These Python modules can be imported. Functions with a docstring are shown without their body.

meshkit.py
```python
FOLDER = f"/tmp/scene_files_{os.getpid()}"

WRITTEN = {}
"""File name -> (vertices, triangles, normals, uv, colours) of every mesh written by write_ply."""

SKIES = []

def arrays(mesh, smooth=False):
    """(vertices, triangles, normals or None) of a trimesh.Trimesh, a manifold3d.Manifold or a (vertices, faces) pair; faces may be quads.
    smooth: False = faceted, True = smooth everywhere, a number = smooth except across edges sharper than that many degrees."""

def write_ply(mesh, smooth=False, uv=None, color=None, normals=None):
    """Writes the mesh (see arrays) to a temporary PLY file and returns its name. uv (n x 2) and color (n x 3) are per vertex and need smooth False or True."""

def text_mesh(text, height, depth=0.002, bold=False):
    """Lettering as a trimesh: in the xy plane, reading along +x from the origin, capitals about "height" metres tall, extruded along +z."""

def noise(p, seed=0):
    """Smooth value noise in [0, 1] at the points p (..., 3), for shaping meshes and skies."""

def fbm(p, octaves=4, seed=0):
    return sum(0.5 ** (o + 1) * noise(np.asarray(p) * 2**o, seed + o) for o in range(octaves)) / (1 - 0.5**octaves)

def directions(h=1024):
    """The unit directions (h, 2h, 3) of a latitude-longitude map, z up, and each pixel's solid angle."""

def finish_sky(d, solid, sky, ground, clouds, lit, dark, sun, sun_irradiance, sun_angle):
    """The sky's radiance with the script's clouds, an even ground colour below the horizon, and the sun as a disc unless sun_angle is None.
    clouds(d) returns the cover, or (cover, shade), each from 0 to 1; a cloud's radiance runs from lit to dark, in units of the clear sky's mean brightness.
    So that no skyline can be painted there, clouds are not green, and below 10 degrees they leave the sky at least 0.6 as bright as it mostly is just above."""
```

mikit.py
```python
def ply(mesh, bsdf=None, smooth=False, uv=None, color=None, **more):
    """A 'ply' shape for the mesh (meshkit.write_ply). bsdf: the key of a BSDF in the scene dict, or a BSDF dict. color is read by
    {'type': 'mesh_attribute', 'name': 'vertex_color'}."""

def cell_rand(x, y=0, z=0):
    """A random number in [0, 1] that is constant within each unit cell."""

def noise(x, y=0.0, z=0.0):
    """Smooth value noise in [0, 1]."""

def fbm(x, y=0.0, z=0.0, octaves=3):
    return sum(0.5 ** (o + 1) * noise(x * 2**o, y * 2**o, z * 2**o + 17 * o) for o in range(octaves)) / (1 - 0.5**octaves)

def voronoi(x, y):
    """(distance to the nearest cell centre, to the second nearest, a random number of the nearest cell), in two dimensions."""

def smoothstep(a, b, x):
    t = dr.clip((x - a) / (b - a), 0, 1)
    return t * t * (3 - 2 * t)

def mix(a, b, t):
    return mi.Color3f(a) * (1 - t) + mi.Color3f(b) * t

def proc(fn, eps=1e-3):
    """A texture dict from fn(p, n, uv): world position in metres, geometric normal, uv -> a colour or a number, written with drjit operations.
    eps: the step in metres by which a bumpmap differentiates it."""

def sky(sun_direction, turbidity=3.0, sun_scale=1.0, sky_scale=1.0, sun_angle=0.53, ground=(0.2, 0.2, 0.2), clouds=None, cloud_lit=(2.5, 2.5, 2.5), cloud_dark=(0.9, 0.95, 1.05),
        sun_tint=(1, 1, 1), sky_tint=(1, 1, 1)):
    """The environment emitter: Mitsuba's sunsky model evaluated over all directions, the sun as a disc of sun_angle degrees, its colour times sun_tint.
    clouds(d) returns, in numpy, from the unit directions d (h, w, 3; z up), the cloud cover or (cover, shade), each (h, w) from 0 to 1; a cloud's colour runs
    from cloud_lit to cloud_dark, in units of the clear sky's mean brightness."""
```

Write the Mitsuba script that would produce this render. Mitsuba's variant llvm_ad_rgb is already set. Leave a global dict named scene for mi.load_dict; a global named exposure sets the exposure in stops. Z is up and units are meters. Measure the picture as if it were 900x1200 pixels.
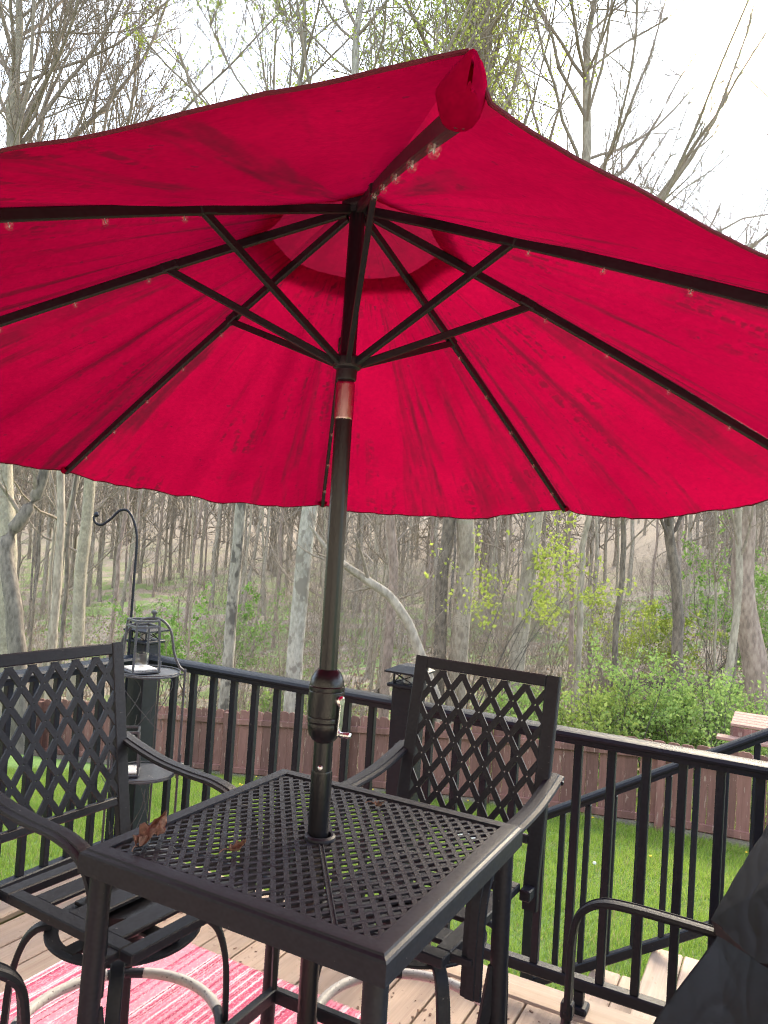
import math, random
import numpy as np, trimesh, shapely, drjit as dr, mitsuba as mi, mikit, meshkit
from shapely.geometry import Polygon, LineString, Point, box as sbox
from shapely.ops import unary_union

T = mi.ScalarTransform4f
scene, labels = {}, {}
PI = math.pi

# ------------------------------------------------------------------ camera, sky, exposure
# world frame: z = 0 is the top of the deck boards, x runs along the rear railing, y points out to the yard
EYE = np.array([0.905, -1.495, 1.61])
YAW, PITCH, ROLL = math.radians(-28.06), math.radians(1.77), math.radians(3.75)
fwd = np.array([math.sin(YAW) * math.cos(PITCH), math.cos(YAW) * math.cos(PITCH), math.sin(PITCH)])
r0 = np.array([math.cos(YAW), -math.sin(YAW), 0.0])
u0 = np.cross(r0, fwd)
upv = u0 * math.cos(ROLL) - r0 * math.sin(ROLL)
scene['camera'] = {'type': 'perspective', 'fov_axis': 'x', 'fov': 2 * math.degrees(math.atan(450 / 901.0)),
                   'near_clip': 0.05, 'far_clip': 1000.0,
                   'to_world': T().look_at(origin=EYE.tolist(), target=(EYE + fwd).tolist(), up=upv.tolist())}


def clouds(d):
    q = d / np.maximum(d[..., 2:3] + 0.25, 0.15)
    f = meshkit.fbm(q * 2.2 + 3.1, 5, 4)
    cover = np.clip(0.55 + 2.6 * (f - 0.42), 0.12, 1.0)
    shade = np.clip(0.25 + 1.3 * (meshkit.fbm(q * 3.7 + 9.0, 4, 9) - 0.5), 0, 0.7)
    return cover, shade


scene['sky_light'] = mikit.sky((0.12, 0.80, 0.58), turbidity=3, sun_scale=0.52, sun_tint=(0.95, 1.0, 1.06), sun_angle=30, clouds=clouds,
                               cloud_lit=(1.95, 2.05, 2.2), cloud_dark=(1.0, 1.07, 1.2), ground=(0.12, 0.12, 0.09))
exposure = 4.32

# ------------------------------------------------------------------ helpers
USED = {}


def num(key):
    """the key, or the key with the next three-digit number if it is taken"""
    n = USED.get(key, -1) + 1
    USED[key] = n
    return key if n == 0 else f'{key}_{n:03d}'


def add(key, mesh, bsdf, smooth=30, kind=None, label=None, **kw):
    k = num(key)
    scene[k] = mikit.ply(mesh, bsdf, smooth=smooth, **kw)
    d = {}
    if kind:
        d['kind'] = kind
    if label:
        d['label'] = label
    if d:
        labels[k] = d
    return k


def thing(key, label, cat, group=None):
    k = num(key)
    labels[k] = {'label': label, 'category': cat}
    if group:
        labels[k]['group'] = group
    return k


def structure(key, label=None):
    k = num(key)
    labels[k] = {'kind': 'structure'}
    if label:
        labels[k]['label'] = label
    return k


def cat(*ms):
    ms = [m for g in ms for m in (g if isinstance(g, (list, tuple)) else [g])]
    return trimesh.util.concatenate(ms)


def TM(v, f):
    f = np.asarray(f)
    if f.shape[1] == 4:
        f = np.vstack([f[:, [0, 1, 2]], f[:, [0, 2, 3]]])
    return trimesh.Trimesh(np.asarray(v, float), f, process=False)


_s = np.array([[x, y, z] for x in (-1, 1) for y in (-1, 1) for z in (-1, 1)], float)
_cv = np.vstack([_s * [1, .8, .8], _s * [.8, 1, .8], _s * [.8, .8, 1]])
_h = trimesh.convex.convex_hull(_cv)
_map = [int(np.argmin(((_cv - v) ** 2).sum(1))) for v in _h.vertices]
_CF = np.array(_map)[_h.faces]


def cham(sx, sy, sz, b=0.002, at=(0, 0, 0)):
    """box with chamfered edges, centred"""
    h = np.array([sx, sy, sz]) / 2
    b = min(b, h.min() * 0.45)
    v = np.vstack([_s * (h - [0, b, b]), _s * (h - [b, 0, b]), _s * (h - [b, b, 0])])
    return TM(v + np.asarray(at, float), _CF)


def orient(mesh, o, X, Y, Z):
    m = mesh.copy()
    m.vertices = np.asarray(o) + m.vertices @ np.array([X, Y, Z])
    return m


def unit(v):
    v = np.asarray(v, float)
    return v / np.linalg.norm(v)


def bar(p0, p1, w, h, up=(0, 0, 1), b=0.002):
    """rectangular bar from p0 to p1: w across, h along up"""
    p0, p1 = np.asarray(p0, float), np.asarray(p1, float)
    X = unit(p1 - p0)
    Y = np.cross(up, X)
    Y = unit(Y) if np.linalg.norm(Y) > 1e-6 else np.array([0, 1.0, 0])
    Z = np.cross(X, Y)
    return orient(cham(np.linalg.norm(p1 - p0), w, h, b), (p0 + p1) / 2, X, Y, Z)


def spline(pts, n):
    """Catmull-Rom through pts, n points"""
    p = np.asarray(pts, float)
    p = np.vstack([2 * p[0] - p[1], p, 2 * p[-1] - p[-2]])
    t = np.linspace(0, len(p) - 3 - 1e-9, n)
    i = t.astype(int)
    u = (t - i)[:, None]
    a, b, c, d = p[i], p[i + 1], p[i + 2], p[i + 3]
    return 0.5 * (2 * b + (c - a) * u + (2 * a - 5 * b + 4 * c - d) * u ** 2 + (3 * b - a - 3 * c + d) * u ** 3)


def sweep(path, prof, up=None, closed=False, caps=True):
    """profile (k x 2 or n x k x 2) swept along path; side axis = cross(up, tangent) if up is given, else parallel transport"""
    p = np.asarray(path, float)
    n = len(p)
    if closed:
        t = np.roll(p, -1, 0) - np.roll(p, 1, 0)
    else:
        t = np.gradient(p, axis=0)
    t /= np.linalg.norm(t, axis=1, keepdims=True)
    if up is not None:
        a = np.cross(np.broadcast_to(up, p.shape), t)
        a /= np.linalg.norm(a, axis=1, keepdims=True)
    else:
        a = np.zeros_like(p)
        v = np.array([0, 0, 1.0]) if abs(t[0, 2]) < 0.8 else np.array([1.0, 0, 0])
        for i in range(n):
            v = v - t[i] * (v @ t[i])
            v /= np.linalg.norm(v)
            a[i] = v
    b = np.cross(t, a)
    prof = np.asarray(prof, float)
    if prof.ndim == 2:
        prof = np.broadcast_to(prof, (n,) + prof.shape)
    k = prof.shape[1]
    v = (p[:, None] + prof[:, :, :1] * a[:, None] + prof[:, :, 1:] * b[:, None]).reshape(-1, 3)
    m = n if closed else n - 1
    i, j = np.meshgrid(np.arange(m), np.arange(k), indexing='ij')
    i2, j2 = (i + 1) % n, (j + 1) % k
    q = np.stack([i * k + j, i * k + j2, i2 * k + j2, i2 * k + j], -1).reshape(-1, 4)
    f = np.vstack([q[:, [0, 1, 2]], q[:, [0, 2, 3]]])
    if caps and not closed:
        v = np.vstack([v, p[0], p[-1]])
        jj = np.arange(k)
        e = (n - 1) * k
        f = np.vstack([f, np.stack([jj * 0 + n * k, (jj + 1) % k, jj], 1), np.stack([jj * 0 + n * k + 1, e + jj, e + (jj + 1) % k], 1)])
    return TM(v, f)


def circ(r, k=10):
    a = np.arange(k) * 2 * PI / k
    return np.stack([np.cos(a), np.sin(a)], 1) * r


def tube(path, r, k=10, closed=False):
    r = np.broadcast_to(r, (len(path),))
    return sweep(path, circ(1, k)[None] * r[:, None, None], closed=closed)


def rrect(w, h, b):
    return np.array([(-w / 2 + b, -h / 2), (w / 2 - b, -h / 2), (w / 2, -h / 2 + b), (w / 2, h / 2 - b), (w / 2 - b, h / 2), (-w / 2 + b, h / 2), (-w / 2, h / 2 - b), (-w / 2, -h / 2 + b)])


def lathe(prof, n=20, o=(0, 0, 0), axis=(0, 0, 1)):
    """prof: list of (r, z)"""
    Z = unit(axis)
    X = unit(np.cross([0.3, 1, 0.1], Z))
    Y = np.cross(Z, X)
    a = np.arange(n) * 2 * PI / n
    pr = np.asarray(prof, float)
    m = len(pr)
    v = (pr[:, 0, None, None] * (np.cos(a)[None, :, None] * X + np.sin(a)[None, :, None] * Y) + pr[:, 1, None, None] * Z).reshape(-1, 3) + np.asarray(o)
    i, j = np.meshgrid(np.arange(m - 1), np.arange(n), indexing='ij')
    q = np.stack([i * n + j, i * n + (j + 1) % n, (i + 1) * n + (j + 1) % n, (i + 1) * n + j], -1).reshape(-1, 4)
    return TM(v, q)


def extrude(poly, h):
    gs = getattr(poly, 'geoms', [poly])
    return cat([trimesh.creation.extrude_polygon(g, h, engine='earcut') for g in gs])


# ------------------------------------------------------------------ materials
N, F = mikit.noise, mikit.fbm


def principled(base, rough, **kw):
    if not isinstance(base, dict):
        base = {'type': 'rgb', 'value': list(base)}
    return {'type': 'principled', 'base_color': base, 'roughness': rough, **kw}


def mat(name, b, two=True):
    scene[name] = {'type': 'twosided', 'bsdf': b} if two else b


def speck(c, s, amp, sc=90.0, c2=None, th=None):
    """colour with a fine grain; c2 = colour of scattered specks above threshold th"""
    def f(p, n, uv):
        g = 1 + amp * (F(p.x * sc, p.y * sc, p.z * sc, 3) - 0.5) * 2
        g = g * (1 + 0.5 * amp * (F(p.x * s, p.y * s, p.z * s, 3) - 0.5) * 2)
        col = mi.Color3f(*c) * g
        if c2 is not None:
            k = mikit.smoothstep(th, th + 0.06, F(p.x * sc * 0.6 + 5, p.y * sc * 0.6, p.z * sc * 0.6, 4))
            col = mikit.mix(col, mi.Color3f(*c2), k)
        return col
    return mikit.proc(f)


def bumped(b, fn, scale=1.0, eps=1e-3):
    return {'type': 'bumpmap', 'arbitrary': {**mikit.proc(fn, eps)}, 'scale': scale, 'bsdf': b}


mat('m_bronze', bumped(principled(speck((0.0125, 0.0155, 0.0245), 14, 0.25, 160, (0.08, 0.08, 0.08), 0.80), 0.50, specular=0.36), lambda p, n, uv: 0.00025 * F(p.x * 220, p.y * 220, p.z * 220, 2)))
mat('m_rail', bumped(principled(speck((0.0065, 0.0100, 0.0185), 10, 0.25, 120, (0.06, 0.06, 0.06), 0.80), 0.47, specular=0.36), lambda p, n, uv: 0.0002 * F(p.x * 150, p.y * 150, p.z * 150, 2)))
mat('m_pole', principled(speck((0.0075, 0.0082, 0.012), 9, 0.2, 140), 0.30, specular=0.5))
mat('m_rib', principled(speck((0.011, 0.012, 0.018), 12, 0.3, 120), 0.45, specular=0.5))
mat('m_collar', {'type': 'roughconductor', 'alpha': 0.16, 'specular_reflectance': {'type': 'rgb', 'value': [0.55, 0.42, 0.42]}})
mat('m_chrome', {'type': 'roughconductor', 'alpha': 0.12, 'specular_reflectance': {'type': 'rgb', 'value': [0.85, 0.85, 0.86]}})
mat('m_iron', principled(speck((0.062, 0.066, 0.074), 12, 0.25, 150, (0.13, 0.12, 0.11), 0.68), 0.5))
mat('m_worn', principled(speck((0.42, 0.41, 0.40), 30, 0.18, 220, (0.16, 0.15, 0.15), 0.66), 0.5))
mat('m_white', principled(speck((0.62, 0.61, 0.58), 20, 0.12, 120), 0.6))
mat('m_bulb', {'type': 'thindielectric', 'int_ior': 1.5}, two=False)
mat('m_bulbcore', principled((0.32, 0.27, 0.27), 0.25))
mat('m_glass', {'type': 'thindielectric', 'int_ior': 1.5}, two=False)


def deckwood(p, n, uv):
    r = mikit.cell_rand(dr.floor(p.x / 0.1465), 3, 1)
    g = F(p.x * 70 + r * 40, p.y * 2.2 + r * 17, p.z * 30, 4)
    fine = N(p.x * 420, p.y * 12 + r * 9, 0)
    c = mikit.mix((0.27, 0.185, 0.138), (0.39, 0.295, 0.23), g)
    c = c * (0.90 + 0.2 * r) * (0.92 + 0.16 * fine)
    spot = mikit.smoothstep(0.76, 0.82, F(p.x * 60, p.y * 60, 7, 3))
    return mikit.mix(c, (0.16, 0.115, 0.09), spot * 0.5)


def edgewood(p, n, uv):
    g = F(p.y * 70, p.x * 2.2, p.z * 60, 4)
    fine = N(p.y * 420, p.x * 12, p.z * 300)
    return mikit.mix((0.27, 0.19, 0.14), (0.38, 0.295, 0.233), g) * (0.92 + 0.16 * fine)


mat('m_deck', bumped(principled(mikit.proc(deckwood), 0.62), lambda p, n, uv: 0.0006 * F(p.x * 160, p.y * 5, p.z * 160, 3)))
mat('m_edge', bumped(principled(mikit.proc(edgewood), 0.62), lambda p, n, uv: 0.0006 * F(p.y * 160, p.x * 5, p.z * 160, 3)))


def fencewood(p, n, uv):
    r = mikit.cell_rand(dr.floor((p.x + 20) / 0.155), 5, 2)
    g = F(p.x * 60 + r * 30, r * 9, p.z * 3.5, 4)
    c = mikit.mix((0.125, 0.056, 0.048), (0.215, 0.108, 0.092), g) * (0.72 + 0.58 * r)
    worn = mikit.smoothstep(0.66, 0.74, F(p.x * 55 + 4, p.y * 8, p.z * 7 + r * 11, 4))
    return mikit.mix(c, (0.34, 0.25, 0.21), worn * 0.7)


mat('m_fence', bumped(principled(mikit.proc(fencewood), 0.75), lambda p, n, uv: 0.001 * F(p.x * 120, p.y * 120, p.z * 6, 3)))
mat('m_plank', principled(speck((0.30, 0.185, 0.15), 6, 0.3, 40), 0.8))
mat('m_rot', principled(speck((0.20, 0.175, 0.15), 6, 0.3, 40), 0.9))


def rugc(p, n, uv):
    # woven stripes along y: each thread band its own colour, edges frayed by the weave
    fray = 0.0034 * (N(p.x * 500, p.y * 150, 5) - 0.5)
    i = dr.floor((p.x + fray) / 0.0050)
    h, g = mikit.cell_rand(i, 1, 4), mikit.cell_rand(i, 2, 9)
    wide = F(p.x * 13 + 3, 0.5, 0, 3)
    base = mikit.mix((0.50, 0.065, 0.135), (0.64, 0.235, 0.295), mikit.smoothstep(0.25, 0.75, h * 0.65 + wide * 0.45))
    base = mikit.mix(base, (0.70, 0.52, 0.54), mikit.smoothstep(0.89, 0.91, g))
    base = mikit.mix(base, (0.34, 0.04, 0.085), mikit.smoothstep(0.10, 0.08, g))
    th = mikit.cell_rand(dr.floor(p.x * 400), dr.floor(p.y * 130), 3)
    return mikit.mix(base, (0.78, 0.58, 0.60), mikit.smoothstep(0.80, 0.86, th) * 0.45) * (0.9 + 0.2 * F(p.x * 40, p.y * 40, 0, 3))


mat('m_rug', bumped(principled(mikit.proc(rugc), 0.9), lambda p, n, uv: 0.0012 * N(p.x * 330, p.y * 120, 0)))


def canopyc(p, n, uv):
    # uv.x: hub 0 -> rim 1 (below 0 on the vent cap, which weather has greyed all over), uv.y: panel number + position across the panel (0..8)
    k = dr.floor(uv.y)
    t = uv.y - k
    weave = 1 + 0.34 * (F(p.x * 130, p.y * 130, p.z * 130, 3) - 0.5) + 0.16 * (N(p.x * 420, p.y * 420, p.z * 420) - 0.5)
    radial = F(uv.y * 17, uv.x * 1.7, 3, 5)
    blot = F(p.x * 4.5 + 2, p.y * 4.5, p.z * 4.5, 4)
    c = mikit.mix((0.262, 0.0012, 0.029), (0.395, 0.0024, 0.042), blot) * weave
    # mildew streaks: run out along the panels, thickest beside the seams, broken up by grain
    seam = dr.minimum(t, 1 - t)
    st = mikit.smoothstep(0.50, 0.90, radial + 0.28 * (F(uv.y * 60, uv.x * 16, 9, 3) - 0.5) + 0.16 * mikit.smoothstep(0.22, 0.0, seam))
    st = st * mikit.smoothstep(0.36, 0.60, F(p.x * 3.1 + 7, p.y * 3.1 + 1, p.z * 3.1, 3) + 0.10)
    mott = mikit.smoothstep(0.46, 0.66, F(p.x * 5 + 1, p.y * 5, p.z * 5, 3)) * mikit.smoothstep(0.46, 0.70, F(uv.y * 44, uv.x * 5, 4, 4)) * mikit.smoothstep(0.40, 0.60, F(p.x * 75, p.y * 75, p.z * 75, 3))
    st = dr.maximum(st, 0.8 * mott)
    st = dr.select(uv.x < 0, dr.maximum(st, 0.35 + 0.5 * F(p.x * 22, p.y * 22, p.z * 22, 4)), st)
    grain = 0.6 + 0.4 * F(p.x * 90, p.y * 90, p.z * 90, 3)
    c = mikit.mix(c, (0.085, 0.008, 0.02), dr.clip(st * grain * 1.0, 0, 0.8))
    sp = mikit.smoothstep(0.79, 0.83, F(p.x * 60, p.y * 60, p.z * 60, 3))
    return mikit.mix(c, (0.10, 0.01, 0.03), sp * 0.6)


scene['m_canopy'] = {'type': 'principledthin', 'base_color': mikit.proc(canopyc), 'roughness': 0.75, 'diff_trans': 0.62, 'eta': 1.35, 'spec_trans': 0.0}
mat('m_hem', principled(speck((0.10, 0.004, 0.018), 20, 0.3, 200), 0.85))
mat('m_cover', bumped(principled(speck((0.0085, 0.0095, 0.014), 9, 0.25, 300), 0.48, specular=0.45), lambda p, n, uv: 0.00035 * F(p.x * 500, p.y * 500, p.z * 500, 2)))
mat('m_leaf_dry', principled(speck((0.15, 0.088, 0.060), 30, 0.6, 200), 0.8))
mat('m_siding', principled(speck((0.42, 0.40, 0.36), 3, 0.1, 30), 0.7))
mat('m_stone', principled(speck((0.45, 0.44, 0.42), 8, 0.25, 60), 0.9))


def bark(c1, c2, sc=1.0, c3=None, th=0.62, stretch=0.28):
    def f(p, n, uv):
        g = F(p.x * 26 * sc, p.y * 26 * sc, p.z * 26 * sc * stretch, 4)
        h = F(p.x * 7 * sc, p.y * 7 * sc, p.z * 3 * sc, 3)
        c = mikit.mix(c1, c2, mikit.smoothstep(0.25, 0.75, 0.65 * g + 0.35 * h))
        if c3 is not None:
            k = mikit.smoothstep(th - .02, th + 0.09, F(p.x * 5.5 * sc + 11, p.y * 5.5 * sc, p.z * 3.0 * sc, 4))
            c = mikit.mix(c, c3, k)
        return c
    return principled(mikit.proc(f), 0.9)


mat('bark_grey', bark((0.20, 0.172, 0.14), (0.39, 0.345, 0.285)))
mat('bark_pale', bark((0.20, 0.18, 0.14), (0.36, 0.325, 0.25), 1.3, (0.24, 0.22, 0.18), 0.60, 0.5))
mat('bark_white', bark((0.23, 0.215, 0.185), (0.41, 0.385, 0.335), 1.25, (0.20, 0.18, 0.155), 0.555, 0.30))
mat('bark_blotch', bark((0.17, 0.155, 0.135), (0.34, 0.315, 0.27), 1.1, (0.10, 0.09, 0.08), 0.53, 0.30))
mat('bark_dark', bark((0.085, 0.072, 0.062), (0.22, 0.19, 0.16)))
mat('bark_red', bark((0.17, 0.13, 0.11), (0.35, 0.275, 0.24)))
mat('twig_grey', principled(speck((0.235, 0.195, 0.160), 3, 0.35, 20), 0.9))
mat('twig_dark', principled(speck((0.11, 0.095, 0.085), 3, 0.3, 20), 0.9))


def leafm(name, c):
    scene[name] = {'type': 'principledthin', 'base_color': {'type': 'mesh_attribute', 'name': 'vertex_color'}, 'roughness': 0.6, 'diff_trans': 0.9, 'eta': 1.4}


leafm('m_leaf', None)


def groundc(p, n, uv):
    g = F(p.x * 1.1, p.y * 1.1, 0, 4)
    fine = F(p.x * 19, p.y * 19, 0, 4)
    litter = mikit.mix((0.18, 0.148, 0.112), (0.35, 0.295, 0.235), fine)
    green = mikit.mix((0.11, 0.155, 0.055), (0.22, 0.29, 0.10), fine)
    c = mikit.mix(litter, green, mikit.smoothstep(0.44, 0.58, g + 0.25 * (fine - 0.5)) * mikit.smoothstep(60, 30, p.y))
    lawn = mikit.mix((0.045, 0.085, 0.018), (0.095, 0.165, 0.032), fine)
    return mikit.mix(lawn, c, mikit.smoothstep(8.3, 8.7, p.y))


mat('m_ground', principled(mikit.proc(groundc), 0.95))


# ------------------------------------------------------------------ the lie of the land
def fence_z(x):
    x = np.asarray(x, float)
    return np.where(x < -1.2, -1.70 + 0.118 * (x + 1.2), -1.70 + 0.03 * (x + 1.2))


def ground_z(x, y):
    x, y = np.asarray(x, float), np.asarray(y, float)
    zf = fence_z(np.clip(x, -16, 12))
    t = np.clip((y - 1.4) / 6.9, 0, 1)
    near = -0.72 + (zf + 0.72) * t
    far = np.interp(y, [8.3, 12, 17, 24, 32, 45, 62, 100, 200, 420], [0, -0.55, -1.15, -1.0, -0.2, 1.5, 4.6, 12, 24, 34])
    bump = (meshkit.fbm(np.stack([x * 0.16, y * 0.16, x * 0 + 2], -1), 4, 3) - 0.5) * np.clip((y - 8.6) / 6, 0, 1) * 1.3
    bump = bump + (meshkit.fbm(np.stack([x * 0.9, y * 0.9, x * 0 + 5], -1), 3, 8) - 0.5) * np.clip((y - 8.3) / 3, 0, 1) * 0.35
    small = (meshkit.fbm(np.stack([x * 1.3, y * 1.3, x * 0], -1), 3, 1) - 0.5) * 0.08 * np.clip((y - 1.4), 0, 1) * np.clip((8.4 - y), 0, 1)
    return near + far + bump + small


def grid_lines(lo, hi, step, far):
    a = [lo - far]
    inner = np.arange(lo, hi + 1e-6, step)
    out = np.geomspace(step * 2, far, 26)
    return np.unique(np.concatenate([lo - out[::-1], inner, hi + out]))


gx, gy = grid_lines(-26, 14, 0.40, 400), np.unique(np.concatenate([np.linspace(-60, 1.2, 8), np.arange(1.4, 9, 0.3), np.arange(9, 40, 0.5), np.geomspace(40, 420, 40)]))
X, Y = np.meshgrid(gx, gy, indexing='ij')
Z = ground_z(X, Y)
i, j = np.meshgrid(np.arange(len(gx) - 1), np.arange(len(gy) - 1), indexing='ij')
n_ = len(gy)
q = np.stack([i * n_ + j, (i + 1) * n_ + j, (i + 1) * n_ + j + 1, i * n_ + j + 1], -1).reshape(-1, 4)
add('ground', TM(np.stack([X, Y, Z], -1).reshape(-1, 3), q), 'm_ground', smooth=True, kind='structure', label='sloping ground of lawn and woodland floor')

# ------------------------------------------------------------------ deck
deck = structure('deck', 'tan composite deck boards')
RY, RX = 1.29, -1.84          # rear railing line, left railing line
k0 = math.ceil((RX - 0.06) / 0.1465)
for k in range(k0, 17):
    x = (k + 0.5) * 0.1465
    add(f'{deck}__board', cham(0.1385, 3.86, 0.025, 0.003, (x, -0.70, -0.0125)), 'm_deck', smooth=False)
add(f'{deck}__edge_board', cham(4.5, 0.142, 0.030, 0.012, (0.35, 1.307, -0.012)), 'm_edge', smooth=False)
add(f'{deck}__edge_board', cham(0.142, 3.9, 0.030, 0.012, (RX - 0.03, -0.73, -0.012)), 'm_deck', smooth=False)
add(f'{deck}__fascia', cham(4.5, 0.022, 0.22, 0.003, (0.35, 1.362, -0.142)), 'm_edge', smooth=False)
add(f'{deck}__fascia', cham(0.022, 4.1, 0.22, 0.003, (RX - 0.09, -0.70, -0.142)), 'm_deck', smooth=False)
for x in (-1.8, -0.4, 1.0):
    for y in (1.2, -1.0):
        add(f'{deck}__post', cham(0.14, 0.14, 0.9, 0.005, (x, y, -0.49)), 'm_edge', smooth=False)
for y in np.arange(-2.4, 1.3, 0.6):
    add(f'{deck}__joist', cham(4.2, 0.04, 0.18, 0.003, (0.35, y, -0.117)), 'm_rot', smooth=False)


# ------------------------------------------------------------------ railing
def post(parent, x, y, zb=0.0, zt=1.02, label=None):
    p = add(f'{parent}__post', cham(0.102, 0.102, zt - zb, 0.004, (x, y, (zt + zb) / 2)), 'm_rail', label=label)
    add(f'{p}__post_base', cham(0.13, 0.13, 0.035, 0.006, (x, y, zb + 0.018)), 'm_rail')
    # lantern cap: flange, four corner legs with crossed wires, pyramid roof
    m = [cham(0.134, 0.134, 0.014, 0.004, (x, y, zt + 0.007))]
    for a in range(4):
        ca, sa = math.cos(a * PI / 2), math.sin(a * PI / 2)
        R = np.array([[ca, -sa], [sa, ca]])

        def P(u, w, z):
            return np.array([*(R @ [u, w] + [x, y]), zt + z])
        m.append(bar(P(.046, .046, .012), P(.046, .046, .056), .007, .007, (1, 0, 0), .001))
        m += [tube([P(.046, -.045, .014), P(.046, .045, .054)], .0022, 5), tube([P(.046, .045, .014), P(.046, -.045, .054)], .0022, 5)]
    add(f'{p}__cap_cage', cat(m), 'm_rail')
    o = np.array([x, y, zt])
    v = [(-.076, -.076, .056), (.076, -.076, .056), (.076, .076, .056), (-.076, .076, .056), (-.076, -.076, .063), (.076, -.076, .063), (.076, .076, .063), (-.076, .076, .063),
         (-.034, -.034, .084), (.034, -.034, .084), (.034, .034, .084), (-.034, .034, .084)]
    f = [(3, 2, 1, 0), (0, 1, 5, 4), (1, 2, 6, 5), (2, 3, 7, 6), (3, 0, 4, 7), (4, 5, 9, 8), (5, 6, 10, 9), (6, 7, 11, 10), (7, 4, 8, 11), (8, 9, 10, 11)]
    add(f'{p}__cap_roof', TM(np.array(v) + o, f), 'm_rail', smooth=False)
    add(f'{p}__lamp_lens', lathe([(.0, .014), (.024, .014), (.028, .035), (.022, .054), (0, .056)], 12, o), 'm_white')
    return p


RAILP = np.array([(-.030, -.022), (.030, -.022), (.032, -.005), (.040, .000), (.042, .008), (.036, .018), (.020, .024), (-.020, .024), (-.036, .018), (-.042, .008), (-.040, .0), (-.032, -.005)])


def rail_run(parent, a, b, balusters, feet):
    a, b = np.array(a, float), np.array(b, float)
    d = unit(b - a)
    add(f'{parent}__top_rail', sweep([a + [0, 0, .942], b + [0, 0, .942]], RAILP, up=(0, 0, 1)), 'm_rail', smooth=25)
    add(f'{parent}__bottom_rail', bar(a + [0, 0, .098], b + [0, 0, .098], .044, .042, b=.005), 'm_rail')
    for s in balusters:
        p = a + d * s
        add(f'{parent}__baluster', orient(cham(.0285, .0285, .802, .003), p + [0, 0, .519], d, np.cross((0, 0, 1), d), (0, 0, 1)), 'm_rail')
    for s in feet:
        p = a + d * s
        add(f'{parent}__rail_foot', cat(orient(cham(.034, .034, .05, .003), p + [0, 0, .05], d, np.cross((0, 0, 1), d), (0, 0, 1)), cham(.066, .066, .026, .008, p + [0, 0, .014])), 'm_rail')


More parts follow.
